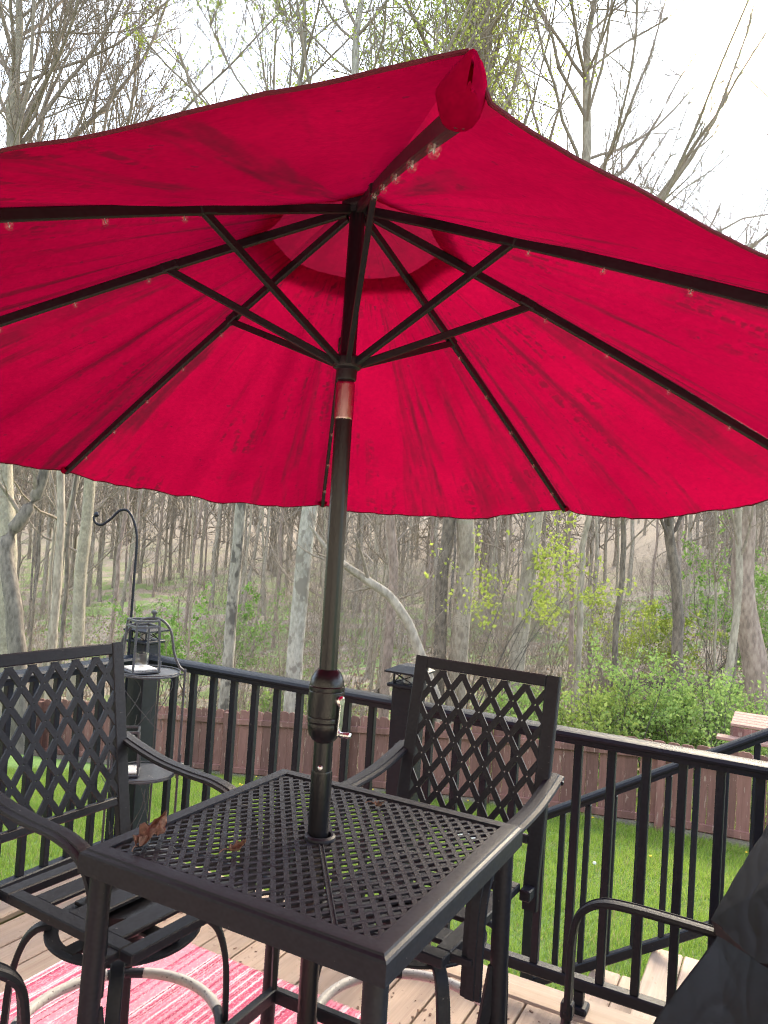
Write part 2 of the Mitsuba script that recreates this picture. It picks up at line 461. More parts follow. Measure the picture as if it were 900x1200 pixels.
PX = -0.415
rr = thing('deck_railing', 'black railing along the back edge of the deck behind the table', 'railing')
post(rr, RX, RY, label='corner post behind the lantern stand')
post(rr, PX, RY, label='post with a lantern cap left of the rear bar chair')
post(rr, 1.02, RY)
x1, x2 = RX + .051, PX - .051
bx = np.arange(-1.520, -1.75, -.1185).tolist() + np.arange(-1.4015, x2 - .02, .1185).tolist()
rail_run(rr, (x1, RY, 0), (x2, RY, 0), [x - x1 for x in sorted(bx)], [0.6])
x1, x2 = PX + .051, 1.02 - .051
rail_run(rr, (x1, RY, 0), (x2, RY, 0), [x - x1 for x in np.arange(-.314, x2 - .02, .1162)], [.316 - x1])
rl = thing('deck_railing', 'black railing down the left side of the deck behind the left bar chair', 'railing')
rail_run(rl, (RX, RY - .051, 0), (RX, -1.0, 0), np.arange(.09, 2.2, .1175), [0.8, 1.7])
post(rl, RX, -1.05)

# ------------------------------------------------------------------ stairs down to the lawn
st = thing('deck_stairs', 'tan composite steps going down to the lawn beyond the railing', 'stairs')
SY0, SY1, RUN, RISE = 1.40, 2.24, .262, .168
for k in range(4):
    xr, z = .69 - RUN * k, -RISE * (k + 1)
    for h in (0, 1):
        add(f'{st}__tread_board', cham(.1285, SY1 - SY0 + .03, .027, .006, (xr - .067 - .133 * h, (SY0 + SY1) / 2 + .015, z - .0135)), 'm_deck', smooth=False)
    if k:
        add(f'{st}__riser', cham(.016, SY1 - SY0 - .02, RISE - .03, .002, (xr + .004, (SY0 + SY1) / 2, z + RISE / 2 - .012)), 'm_deck', smooth=False)
for y in (SY0 + .02, SY1 - .04):
    add(f'{st}__stringer', bar((.72, y, -.20), (-.36, y, -.20 - 1.08 * RISE / RUN), .04, .16, b=.004), 'm_rot')
sr = thing('stair_railing', 'black sloping handrail on the far side of the deck stairs', 'railing')
SL, SYR = RISE / RUN, 2.23
hx0, hx1 = -.13, 1.25


def hz(x):
    return .335 + .590 * (x + .06)


def bz(x):
    return -.445 + .635 * (x + .045)


add(f'{sr}__handrail', sweep([(hx0 - .03, SYR, hz(hx0 - .03)), (hx1, SYR, hz(hx1))], RAILP * [.78, .95], up=(0, 0, 1)), 'm_rail', smooth=25)
add(f'{sr}__bottom_rail', bar((hx0, SYR, bz(hx0)), (hx1, SYR, bz(hx1)), .042, .042, b=.005), 'm_rail')
for x in np.arange(-.005, hx1, .1165):
    add(f'{sr}__baluster', cham(.026, .026, hz(x) - bz(x) - .05, .003, (x, SYR, (hz(x) + bz(x)) / 2)), 'm_rail')
add(f'{sr}__newel_post', cham(.062, .062, hz(hx0) + .72, .004, (hx0, SYR, (hz(hx0) - .74) / 2)), 'm_rail')
add(f'{sr}__upper_post', cham(.09, .09, hz(hx1) + .9, .004, (hx1 + .04, SYR, (hz(hx1) - .8) / 2)), 'm_rail')

# ------------------------------------------------------------------ fence
rng = np.random.default_rng(11)
fe = thing('picket_fence', 'brown dog-eared picket fence at the bottom of the lawn', 'fence')
FY, PITCHX, FH = 8.32, .155, 1.08


def picket_mesh(w, h):
    e = .028
    top = [(w / 2, h - e), (w / 2 - .012, h - .010), (w / 2 - .034, h), (-w / 2 + .034, h), (-w / 2 + .012, h - .010), (-w / 2, h - e)]
    m = trimesh.creation.extrude_polygon(Polygon([(-w / 2, 0), (w / 2, 0)] + top), .018, engine='earcut')
    m.vertices = m.vertices[:, [0, 2, 1]] * [1, 1, 1]
    m.invert()
    return m


pick = [mikit.ply(picket_mesh(.1435 + .001 * (k % 4 - 1), FH + .006 * (k - 2)), 'm_fence', smooth=False) for k in range(5)]
for k in range(-73, 19):
    x = (k + .5) * PITCHX
    z = float(fence_z(x)) - .02 + rng.normal(0, .006)
    key = num(f'{fe}__picket')
    scene[key] = {**pick[int(rng.integers(5))], 'to_world': T().translate([x, FY + rng.normal(0, .002), z]).rotate([0, 1, 0], rng.normal(0, .45)).rotate([0, 0, 1], rng.normal(0, .6))}
xs = np.arange(-11.2, 3.0, 2.17)
for a, b in zip(xs[:-1], xs[1:]):
    for zz in (.30 - .16, FH - .19):
        za, zb = float(fence_z(a)) + zz, float(fence_z(b)) + zz
        add(f'{fe}__rail', bar((a + .046, FY - .024, za), (b - .046, FY - .024, zb), .036, .085, b=.004), 'm_fence', smooth=False)
    add(f'{fe}__rot_board', bar((a + .05, FY - .012, float(fence_z(a)) + .015), (b - .05, FY - .012, float(fence_z(b)) + .015), .020, .13, b=.003), 'm_rot', smooth=False)
for a in xs:
    z = float(fence_z(a))
    add(f'{fe}__post', cham(.088, .088, FH + .35, .004, (a, FY - .048, z + FH / 2 - .225)), 'm_fence', smooth=False)

# ------------------------------------------------------------------ the house behind the camera, which keeps the sky off the near side
hs = thing('house', 'pale sided house behind the deck', 'house')
for k in range(24):
    add(f'{hs}__siding_board', bar((-7.5, -2.12, -.6 + k * .14), (7.0, -2.12, -.6 + k * .14), .02, .150, (0, -.12, 1), .003), 'm_siding', smooth=False)
add(f'{hs}__wall', cham(14.5, .2, 3.7, .01, (-.25, -2.26, 1.1)), 'm_siding', smooth=False)
add(f'{hs}__roof', bar((-.25, -1.36, 2.78), (-.25, -6.9, 5.6), 15.2, .16, b=.01), 'bark_dark', smooth=False)

# ------------------------------------------------------------------ patio umbrella
um = thing('patio_umbrella', 'large red patio umbrella with black ribs standing through the table', 'umbrella')
HUB = np.array([-0.0235, 0.0198, 2.3796])
AX = unit([-0.048, 0.0771, 1])
E1 = unit(np.cross([0, 1, 0], AX))
E2 = np.cross(AX, E1)
RR, TJ = 1.1735, 0.3564
DTH = [0.019, -0.018, -0.004, 0.013, 0.006, 0.014, -0.009, -0.022]
DDR = [-0.011, 0.008, 0.002, -0.001, 0.003, 0.0, -0.007, 0.005]


def ribp(k, t):
    """k = 0..7, point at fraction t of rib k"""
    th = 2.1664 + DTH[k] + (k - 4) * PI / 4
    t = np.atleast_1d(np.asarray(t, float))[:, None]
    return HUB + t * RR * (E1 * math.cos(th) + E2 * math.sin(th)) - AX * ((.5163 + DDR[k]) * t + .0399 * t * t)


def rib_up(k):
    d = unit(ribp(k, 1)[0] - ribp(k, 0.1)[0])
    s = unit(np.cross(AX, d))
    return np.cross(d, s)


# pole: lower tube, sleeve, crank, tilt collar, upper tube
P0, PC = np.array([.0, .0, .05]), np.array([-.013, .003, 1.22])
PT = np.array([-.020, .012, 1.915])


def pole_at(z):
    return P0 + (PT - P0) * (z - P0[2]) / (PT[2] - P0[2])


def grooved(r, k=28):
    a = np.arange(k) * 2 * PI / k
    rr_ = r * np.where(np.arange(k) % 7 == 0, .93, 1.0)
    return np.stack([np.cos(a) * rr_, np.sin(a) * rr_], 1)


add(f'{um}__pole', sweep([pole_at(.06), pole_at(.5), pole_at(1.15)], circ(.0215, 24)), 'm_pole')
add(f'{um}__pole', sweep([pole_at(1.28), pole_at(1.6), pole_at(1.875)], grooved(.0205)), 'm_pole', smooth=40)
UD = unit(HUB - PT)
add(f'{um}__pole', sweep([PT + UD * .03, PT + UD * .3, HUB + UD * .02], grooved(.0185)), 'm_pole', smooth=40)
pd = unit(PT - P0)
add(f'{um}__pole_sleeve', lathe([(.0, 0), (.0235, 0), (.0238, .004), (.0238, .143), (.0225, .148), (.0, .148)], 24, pole_at(.925), pd), 'm_pole')
add(f'{um}__locking_screw', cat(lathe([(0, 0), (.006, 0), (.006, .006), (.004, .009), (0, .0095)], 10, pole_at(1.085) + [.009, -.021, 0], (.38, -.92, 0))), 'm_chrome')
cz = [(.0215, -.005), (.027, 0), (.034, .010), (.0385, .026), (.0395, .034), (.0385, .036), (.0385, .040), (.0405, .043), (.0402, .050), (.0395, .052), (.041, .056), (.041, .108), (.0400, .110), (.0408, .113), (.0408, .120), (.0390, .122), (.0385, .128), (.036, .140), (.029, .152), (.0225, .158), (.0, .158)]
ck = add(f'{um}__crank_housing', lathe(cz, 32, pole_at(1.142), pd), 'm_pole', smooth=35)
c0 = pole_at(1.235) + np.array([.0405, -.008, 0])
add(f'{ck}__crank_hub', lathe([(0, 0), (.012, 0), (.012, .010), (.008, .014), (0, .014)], 14, c0 - [.004, 0, 0], (.95, -.3, 0)), 'm_chrome')
add(f'{ck}__crank_arm', bar(c0 + [.008, -.002, .006], c0 + [.006, -.004, -.076], .012, .004, (.95, -.3, 0), .001), 'm_chrome')
add(f'{ck}__crank_knob', lathe([(0, 0), (.0055, 0), (.0065, .006), (.0075, .020), (.006, .030), (0, .032)], 14, c0 + [.007, -.004, -.073], (.93, -.10, .10)), 'm_chrome')
add(f'{um}__tilt_collar', lathe([(.0, -.005), (.0205, -.005), (.0218, 0), (.0218, .075), (.0205, .08), (0, .08)], 28, pole_at(1.876), pd), 'm_collar')
LH = PT + UD * ((1.992 - PT[2]) / UD[2])
hubprof = [(0, -.03), (.022, -.03), (.024, -.026), (.024, -.006), (.032, -.002), (.034, .004), (.034, .020), (.028, .026), (.021, .028), (0, .028)]
add(f'{um}__runner', lathe(hubprof, 24, LH, UD), 'm_rib')
add(f'{um}__top_hub', lathe([(0, -.022), (.021, -.022), (.034, -.016), (.038, -.008), (.038, .012), (.030, .018), (.02, .03), (0, .034)], 24, HUB - AX * .004, AX), 'm_rib')
for k in range(8):
    U = rib_up(k)
    d = unit(ribp(k, 1)[0] - ribp(k, 0)[0])
    ts = np.linspace(.03, .995, 14)
    path = ribp(k, ts) - U * .012
    rb = add(f'{um}__rib', sweep(path, rrect(.0115, .0205, .002) @ np.array([[0, 1], [1, 0]]) if False else rrect(.0115, .0205, .002), up=U), 'm_rib')
    # clear bulbs under the ribs, on a flat strip
    s = np.cross(d, U)
    for t in (.40, .53, .66, .79, .91):
        c = ribp(k, t)[0] - U * .0275 + s * .002
        bl = add(f'{rb}__bulb', lathe([(0, -.0075), (.0035, -.007), (.0062, -.0037), (.007, 0), (.0062, .0037), (.0035, .0065), (0, .007)], 12, c, U), 'm_bulb', smooth=60)
        add(f'{rb}__bulb_core', lathe([(0, -.003), (.0010, -.002), (.0012, 0), (.0010, .003), (.0018, .0070), (.0022, .009), (0, .009)], 8, c, U), 'm_bulbcore', smooth=60)
    # strut: from the runner to the rib
    pj = ribp(k, TJ)[0] - U * .026
    rad = unit((pj - LH) - UD * ((pj - LH) @ UD))
    pr = LH + rad * .030 + UD * .010
    sd = unit(pj - pr)
    add(f'{um}__strut', bar(pr, pj + sd * .012, .0115, .0165, np.cross(sd, np.cross(UD, sd)), .0015), 'm_rib')
    add(f'{um}__rib_joint', cat(bar(pj - d * .020 + U * .016, pj + d * .020 + U * .016, .0185, .025, U, .003)), 'm_rib')
add(f'{um}__base', cat(lathe([(0, 0.0), (.235, 0.0), (.24, .012), (.232, .024), (.20, .040), (.10, .058), (.045, .066), (.034, .075), (.030, .22), (.027, .224), (0, .224)], 40, (0, 0, .012))), 'm_pole')

# canopy: eight panels between the ribs, sagging a little between them, cut in a curve along the hem
NS, NT = 40, 30
hole, capr = .175, .238
tipup = np.zeros(8)
tipup[0] = .034
SAGK = [-.002, .018, .045, .026, .020, .012, .004, -.016]


def fabric(k, s, t):
    """s: hub->rim fraction (1 = hem), t: 0..1 from rib k to rib k + 1"""
    ka, kb = k, (k + 1) % 8
    s, t = np.broadcast_arrays(np.asarray(s, float), np.asarray(t, float))
    hem = 1.006 - .003 * np.abs(np.sin(t * PI * 5 + k)) * np.minimum(1, 8 * np.minimum(t, 1 - t))
    ss = (s * hem)
    a, b = ribp(ka, ss.ravel()), ribp(kb, ss.ravel())
    tt = t.ravel()[:, None]
    p = a * (1 - tt) + b * tt
    sv = s.ravel()
    tf = t.ravel()
    U = rib_up(ka) * (1 - tt) + rib_up(kb) * tt
    w = 4 * tf * (1 - tf)
    sag = -.013 * w * np.sin(np.clip(sv, 0, 1) * PI * .8) * 1.3
    # soft tension folds
    q_ = np.stack([tf * 9 + k * 13.0, sv * 2.2, tf * 0], -1)
    q2 = np.stack([tf * 22 + k * 7.0, sv * 3.5, tf * 0 + 3], -1)
    fold = (meshkit.fbm(q_, 3, 5) - .5) * .030 + (meshkit.fbm(q2, 3, 6) - .5) * .016
    edge = np.minimum(1, 9 * np.minimum(tf, 1 - tf))
    fold = fold * (1.0 if ka in (2, 3, 4, 5) else (.75 - .55 * np.clip((sv - .6) / .4, 0, 1)))
    disp = sag + fold * edge * np.clip((sv - .1) * 2, 0, 1) - .010 * w * np.clip((sv - .93) / .07, 0, 1)
    p = p + U * disp[:, None]
    # the fabric corner lifts off the end of the rib nearest the house and drops again on its right
    up = np.zeros_like(tf)
    f_s = np.clip((sv - .86) / .14, 0, 1) ** 1.5
    if kb == 0:
        up += tipup[0] * np.clip((sv - .6) / .4, 0, 1) ** 1.5 * tf
    if ka == 0:
        x_ = np.clip(tf / .030, 0, 1)
        up += tipup[0] * np.clip((sv - .6) / .4, 0, 1) ** 1.5 * (1 - x_ * x_ * (3 - 2 * x_))
    up = up - SAGK[ka] * w ** .8 * np.clip((sv - .35) / .65, 0, 1) ** 1.6
    return p + AX * up[:, None]


vs, fs, uvs, off = [], [], [], 0
svals = hole + (1 - hole) * np.linspace(0, 1, NS) ** .9
tvals = np.linspace(0, 1, NT)
tvals = np.unique(np.concatenate([tvals, [.01, .02, .045, .06, .94, .955, .98, .99]]))
NT = len(tvals)
S, TT = np.meshgrid(svals, tvals, indexing='ij')
i, j = np.meshgrid(np.arange(NS - 1), np.arange(NT - 1), indexing='ij')
qd = np.stack([i * NT + j, (i + 1) * NT + j, (i + 1) * NT + j + 1, i * NT + j + 1], -1).reshape(-1, 4)
for k in range(8):
    vs.append(fabric(k, S, TT)), fs.append(qd + off), uvs.append(np.stack([S.ravel(), k + np.clip(TT.ravel(), .0005, .9995)], 1))
    off += S.size
add(f'{um}__canopy', TM(np.vstack(vs), np.vstack(fs)), 'm_canopy', smooth=True, uv=np.vstack(uvs), label='dirt-streaked red canopy')
# vent cap over the hole
vs, fs, uvs, off = [], [], [], 0
S, TT = np.meshgrid(np.linspace(.012, capr, 14), np.linspace(0, 1, 16), indexing='ij')
i, j = np.meshgrid(np.arange(13), np.arange(15), indexing='ij')
qd = np.stack([i * 16 + j, (i + 1) * 16 + j, (i + 1) * 16 + j + 1, i * 16 + j + 1], -1).reshape(-1, 4)
for k in range(8):
    p = fabric(k, S, TT) + AX * (.022 + .018 * (1 - TT.ravel()) * TT.ravel() * 4)[:, None]
    vs.append(p), fs.append(qd + off), uvs.append(np.stack([S.ravel() - 1.0, k + np.clip(TT.ravel(), .0005, .9995)], 1))
    off += S.size
add(f'{um}__vent_cap', TM(np.vstack(vs), np.vstack(fs)), 'm_canopy', smooth=True, uv=np.vstack(uvs))
# hem: folded edge; seams: stitched strips over the ribs
th = np.linspace(0, 1, 41)
for k in range(8):
    e = fabric(k, np.full(41, 1.0), th)
    add(f'{um}__hem', tube(e, .0021, 6), 'm_hem')
# pockets that hold the rib ends
for k in range(8):
    U, d = rib_up(k), unit(ribp(k, 1)[0] - ribp(k, .9)[0])
    s = np.cross(d, U)
    big = .62 if k == 0 else .55
    tip = ribp(k, 1.010)[0]
    rows = []
    for u, wy, lo, hi in ((0, .030, -.036, .010), (.25, .031, -.038, .018), (.5, .030, -.036, .026), (.75, .024, -.026, .034), (.92, .014, -.010, .036), (1.0, .003, .012, .030)):
        a = np.linspace(0, 2 * PI, 20, endpoint=False)
        c = tip - d * (.062 * (1 - u)) * big
        top = np.where(np.sin(a) > 0, hi * .8 if k == 0 else .004, lo * big)
        wob = 1 + .10 * np.sin(3 * a + 2 * u + k)
        rows.append(c + np.outer(np.cos(a) * wy * big * wob, s) + np.outer(np.sin(a) * np.sign(np.sin(a)) * top, U))
    rows = np.array(rows)
    m, n = rows.shape[:2]
    i, j = np.meshgrid(np.arange(m - 1), np.arange(n), indexing='ij')
    qd = np.stack([i * n + j, i * n + (j + 1) % n, (i + 1) * n + (j + 1) % n, (i + 1) * n + j], -1).reshape(-1, 4)
    add(f'{um}__rib_pocket', TM(rows.reshape(-1, 3), qd), 'm_canopy', smooth=True, uv=np.tile([[.93, k + .5]], (m * n, 1)))

# ------------------------------------------------------------------ bar table
tb = thing('patio_table', 'square dark bronze bar table with a pierced lattice top', 'table')
HW, TZ = .357, .93
rimw = .042
outer, inner = sbox(-HW, -HW, HW, HW), sbox(-HW + rimw, -HW + rimw, HW - rimw, HW - rimw)
# rim: four mitred mouldings with a rounded lip and an apron below
lip = np.array([(0, -.049), (.004, -.051), (.010, -.049), (.012, -.020), (.030, -.012), (rimw, -.012), (rimw, .000), (.020, .0005), (.011, -.0005), (.0085, -.004), (.003, -.007), (0, -.011)])
cs = [(-HW, -HW), (HW, -HW), (HW, HW), (-HW, HW)]
for a in range(4):
    p, q_ = np.array(cs[a]), np.array(cs[(a + 1) % 4])
    dd = (q_ - p) / np.linalg.norm(q_ - p)
    nn = np.array([-dd[1], dd[0]])
    A = np.array([[*(p + (dd + nn) * x), TZ + z] for x, z in lip])
    B = np.array([[*(q_ + (-dd + nn) * x), TZ + z] for x, z in lip])
    m = len(lip)
    f = [(j, m + j, m + (j + 1) % m, (j + 1) % m) for j in range(m)]
    add(f'{tb}__rim', TM(np.vstack([A, B]), f), 'm_bronze', smooth=20)
# lattice: flat strips crossing at a slant, woven over and under, with thin raised edges
ANG = math.radians(53.4)
da, db = np.array([math.cos(ANG), math.sin(ANG)]), np.array([math.cos(ANG), -math.sin(ANG)])
pit, sw = .0277, .0110
na, nb = np.array([-da[1], da[0]]), np.array([-db[1], db[0]])
perp = pit * math.sin(2 * ANG)       # distance between parallel strips
half = HW - rimw + .004
clip_ = sbox(-half, -half, half, half)
strips, raised = [], []
rng = np.random.default_rng(3)
nk = 26


def strip_line(d, n, k):
    c = n * perp * k
    return LineString([c - d * 1.2, c + d * 1.2])


for d, n in ((da, na), (db, nb)):
    for k in range(-nk, nk + 1):
        g = strip_line(d, n, k).buffer(sw / 2, cap_style='flat').intersection(clip_)
        if not g.is_empty:
            strips.append(g)
web = unary_union(strips).difference(Point(0, 0).buffer(.034))
lat = extrude(web, .0036)
lat.apply_translation([0, 0, TZ - .0086])
rows_ = [lat]
# raised edge lines and low swellings where a strip passes over
for fam, (d, n, d2) in enumerate(((da, na, db), (db, nb, da))):
    for k in range(-nk, nk + 1):
        for m in range(-nk, nk + 1):
            if (k + m) % 2 != fam:
                continue
            # centre of this crossing: point with n.p = perp k and n2.p = perp m
            n2 = np.array([-d2[1], d2[0]])
            c = np.linalg.solve(np.array([n, n2]), [perp * k, perp * m])
            if np.abs(c).max() > half - .012 or np.hypot(*c) < .040:
                continue
            L = pit * 1.04
            for sgn in (-1, 1):
                o = c + n * sgn * (sw / 2 - .0013)
                rows_.append(orient(cham(L * 1.5, .0014, .0010, .0003), [*o, TZ - .0050], [*d, 0], [*n, 0], [0, 0, 1]))
# the cast seam running from the umbrella hole to the near corner
for sgn in (-1, 1):
    a, b = db * .036 + nb * sgn * .004, db * .385 + nb * sgn * .004
    rows_.append(bar([*a, TZ - .0043], [*b, TZ - .0043], .0022, .0032, b=.0006))
lat_all = cat(rows_)
add(f'{tb}__lattice', lat_all, 'm_bronze', smooth=False, kind='stuff', label='slanted woven lattice of the table top')
add(f'{tb}__umbrella_ring', lathe([(.0245, -.035), (.0245, .0), (.0255, .006), (.0300, .0065), (.0345, .003), (.036, -.002), (.0345, -.012)], 32, (0, 0, TZ - .002)), 'm_bronze')
for sx, sy in ((-1, -1), (1, -1), (1, 1), (-1, 1)):
    p = np.array([(sx * (HW - .034), sy * (HW - .034), z) for z in (TZ - .012, .60, .30, 0.012)])
    p[:, :2] *= np.array([1, 1.012, 1.03, 1.055])[:, None]
    lg = add(f'{tb}__leg', tube(p, [.0225, .0215, .020, .019], 24), 'm_bronze', smooth=40)
    add(f'{lg}__foot_cap', lathe([(0, 0), (.022, 0), (.023, .004), (.021, .014), (0, .016)], 16, [*p[-1, :2], 0]), 'm_pole')
    # slanting brace from under the top to the stretcher frame
    add(f'{tb}__brace', bar((sx * .318, sy * .318, .60), (sx * .290, sy * .290, .345), .014, .028, (sx, sy, 0), .002), 'm_bronze')
cs = [(-.29, -.29), (.29, -.29), (.29, .29), (-.29, .29)]
for a in range(4):
    p, q_ = cs[a], cs[(a + 1) % 4]
    u_ = unit([q_[0] - p[0], q_[1] - p[1], 0]) * .012
    add(f'{tb}__stretcher', bar(np.array([*p, .345]) - u_ * (1 if a % 2 else -1), np.array([*q_, .345]) + u_ * (1 if a % 2 else -1), .024, .036, b=.003), 'm_bronze')


# ------------------------------------------------------------------ swivel bar chairs
def lattice_panel(w, h, px, pz, sw_, hole_r, t=.006):
    lines = []
    d1 = unit([px, pz])
    for sgn in (1, -1):
        for k in range(-14, 15):
            c = np.array([k * px, 0.0])
            v = np.array([d1[0] * sgn, d1[1]])
            lines.append(LineString([c - v * 2, c + v * 2]).buffer(sw_ / 2, cap_style='flat'))
    g = unary_union(lines).intersection(sbox(-w / 2, -h / 2, w / 2, h / 2))
    holes = []
    for a in range(-12, 13):
        for b in range(-12, 13):
            if (a + b) % 2 == 0:
                x, z = a * px / 2, b * pz / 2
                if abs(x) < w / 2 - .008 and abs(z) < h / 2 - .008:
                    holes.append(Point(x, z).buffer(hole_r, 6))
    return extrude(g.difference(unary_union(holes)), t)


def bar_chair(cx, cy, yaw, label, wear):
    ch = thing('bar_chair', label, 'chair', 'bar chairs at the patio table')
    ca, sa = math.cos(yaw), math.sin(yaw)
    M = np.array([[ca, -sa, 0], [sa, ca, 0], [0, 0, 1.0]])

    def put(part, mesh, b='m_bronze', smooth=30, lab=None):
        m = mesh.copy()
        m.vertices = m.vertices @ M.T + [cx, cy, 0]
        return add(f'{ch}__{part}', m, b, smooth=smooth, label=lab)
    sz, x0, x1, hw = .68, -.235, .245, .198
    fr = put('seat_frame', cat(cham(.040, 2 * hw, .024, .003, (x1 - .02, 0, sz - .012)), cham(.040, 2 * hw, .024, .003, (x0 + .02, 0, sz - .012)),
                               cham(x1 - x0 - .08, .038, .024, .003, ((x0 + x1) / 2, hw - .019, sz - .012)), cham(x1 - x0 - .08, .038, .024, .003, ((x0 + x1) / 2, -hw + .019, sz - .012))))
    for k in range(3):
        put('seat_slat', cham(.062, 2 * hw - .078, .012, .003, (x0 + .118 + k * .127, 0, sz - .009)))
    # back: uprights, rails, lattice
    lean = .095
    zb, zt, by = .60, 1.235, .216

    def bx(z):
        return -.272 - lean * max(0, (z - .68)) / (zt - .68)
    for s in (-1, 1):
        pts = [(bx(z), s * by, z) for z in (zb, .64, .68, .74, .85, .95, 1.1, zt)]
        put('back_upright', sweep(pts, rrect(.022, .042, .003)[:, ::-1][::-1], up=(1, 0, 0)))
        put('arm_bracket', cham(.06, .030, .030, .003, (-.248, s * by, .655)))
    D = unit([bx(zt) - bx(.80), 0, zt - .80])
    put('back_rail', bar((bx(zt - .017), -by + .021, zt - .017), (bx(zt - .017), by - .021, zt - .017), .022, .034, D, .003))
    put('back_rail', bar((bx(.782), -by + .021, .782), (bx(.782), by - .021, .782), .020, .024, D, .003))
    w, h = 2 * by - .040, zt - .034 - .794
    lt = lattice_panel(w, h + .004, .0685, .1010, .0175, .0026)
    zc = (zt - .034 + .794) / 2
    put('back_lattice', orient(lt, (bx(zc) + .003, 0, zc), (0, 1, 0), D, np.cross((0, 1, 0), D)), smooth=False)
    # arms: a wide flat band with a raised middle, dipping forward and turning down to the seat
    prof = np.array([(-.024, -.006), (.024, -.006), (.026, -.002), (.024, .004), (.0115, .0055), (.010, .0085), (-.010, .0085), (-.0115, .0055), (-.024, .004), (-.026, -.002)])
    for s in (-1, 1):
        y = s * .245
        a = spline([(-.345, y, .958), (-.26, y, .934), (-.16, y, .913), (-.05, y, .903), (.05, y, .898), (.125, y, .876), (.172, y, .825), (.188, y, .74), (.188, y, .585)], 40)
        t = np.gradient(a, axis=0)
        t /= np.linalg.norm(t, axis=1, keepdims=True)
        bvec = np.cross(t, (0, 1, 0)) * -1
        am = put('arm', cat(sweep_side(a, prof, (0, 1, 0))), smooth=25)
        put('arm_bolt', bar((-.322, s * by, .948), (-.322, s * .275, .948), .012, .012, b=.002), 'm_pole')
        put('seat_bolt', bar((.188, s * (hw - .01), sz - .014), (.188, s * .249, sz - .014), .03, .018, b=.002))
    # swivel and base
    a = np.linspace(0, 2 * PI, 48, endpoint=False)
    ring = np.stack([.172 * np.cos(a), .172 * np.sin(a), a * 0 + .590], 1)
    put('swivel_ring', sweep(ring, rrect(.008, .034, .002)[:, ::-1][::-1], up=(0, 0, 1), closed=True))
    put('swivel_plate', cat(cham(.34, .045, .010, .002, (0, 0, .602)), cham(.045, .34, .010, .002, (0, 0, .591)), lathe([(0, .55), (.045, .55), (.05, .58), (.07, .604), (.10, .636), (.10, .655), (0, .655)], 24)), 'm_pole')
    for k in range(4):
        t = PI / 4 + k * PI / 2
        rad = np.array([math.cos(t), math.sin(t), 0])
        pts = spline([rad * r + [0, 0, z] for r, z in ((.172, .600), (.205, .595), (.235, .560), (.257, .48), (.264, .36), (.269, .18), (.276, .010))], 26)
        side = np.cross((0, 0, 1), rad)
        lg = put('leg', sweep_side(pts, rrect(.032, .015, .003), side))
        p = rad * .276
        m = cham(.034, .034, .012, .004, (p[0], p[1], .006)).copy()
        m.vertices = m.vertices @ M.T + [cx, cy, 0]
        add(f'{lg}__foot_pad', m, 'm_pole')
        # foot ring: worn bare between the legs, still black beside them
        for lo, hi, mt, nm in ((t - .20, t + .20, 'm_bronze', 'foot_ring_joint'), (t + .20, t + PI / 2 - .20, 'm_worn', 'foot_ring')):
            aa = np.linspace(lo, hi, 5 if mt == 'm_bronze' else 22)
            rp = np.stack([.252 * np.cos(aa), .252 * np.sin(aa), aa * 0 + .33], 1)
            put(nm, tube(rp, .0128 if mt == 'm_bronze' else .0136, 12), mt, 40)
    return ch


def sweep_side(path, prof, side):
    """like sweep, with a fixed side axis: profile x along side, y along cross(tangent, side)"""
    p = np.asarray(path, float)
    t = np.gradient(p, axis=0)
    t /= np.linalg.norm(t, axis=1, keepdims=True)
    a = np.broadcast_to(unit(side), p.shape)
    b = np.cross(t, a)
    if b[0, 2] < 0:
        b = -b
    prof = np.asarray(prof, float)
    n, k = len(p), len(prof)
    v = (p[:, None] + prof[None, :, :1] * a[:, None] + prof[None, :, 1:] * b[:, None]).reshape(-1, 3)
    i, j = np.meshgrid(np.arange(n - 1), np.arange(k), indexing='ij')
    q = np.stack([i * k + j, i * k + (j + 1) % k, (i + 1) * k + (j + 1) % k, (i + 1) * k + j], -1).reshape(-1, 4)
    f = np.vstack([q[:, [0, 1, 2]], q[:, [0, 2, 3]]])
    v = np.vstack([v, p[0], p[-1]])
    jj = np.arange(k)
    e = (n - 1) * k
    f = np.vstack([f, np.stack([jj * 0 + n * k, (jj + 1) % k, jj], 1), np.stack([jj * 0 + n * k + 1, e + jj, e + (jj + 1) % k], 1)])
    m = TM(v, f)
    if m.volume < 0:
        m.invert()
    return m


bar_chair(-.535, -.032, math.radians(-3), 'dark bronze swivel bar chair on the left with its lattice back to the left railing', 0)
bar_chair(.075, .385, math.radians(-93), 'dark bronze swivel bar chair behind the table with its back to the rear railing', 1)

# ------------------------------------------------------------------ rug
rg = thing('outdoor_rug', 'pink and red striped outdoor rug under the left bar chair', 'rug')
gxx = np.linspace(-1.355, .30, 120)
gyy = np.concatenate([np.linspace(-1.6, .80, 60), [.845]])
X, Y = np.meshgrid(gxx, gyy, indexing='ij')
Z = .006 + .004 * (meshkit.fbm(np.stack([X * 5, Y * 5, X * 0], -1), 3, 2) - .3)
i, j = np.meshgrid(np.arange(len(gxx) - 1), np.arange(len(gyy) - 1), indexing='ij')
n = len(gyy)
q = np.stack([i * n + j, (i + 1) * n + j, (i + 1) * n + j + 1, i * n + j + 1], -1).reshape(-1, 4)
add(f'{rg}__weave', TM(np.stack([X, Y, Z], -1).reshape(-1, 3), q), 'm_rug', smooth=True)
rng = np.random.default_rng(5)
fr = []
for k in range(330):
    x = -1.352 + k * .005
    fr.append(bar((x, .842, .006), (x + rng.normal(0, .0015), .852 + rng.uniform(0, .006), .004), .0022, .0015, b=.0004))
add(f'{rg}__fringe', cat(fr), 'm_rug', smooth=False, kind='stuff')

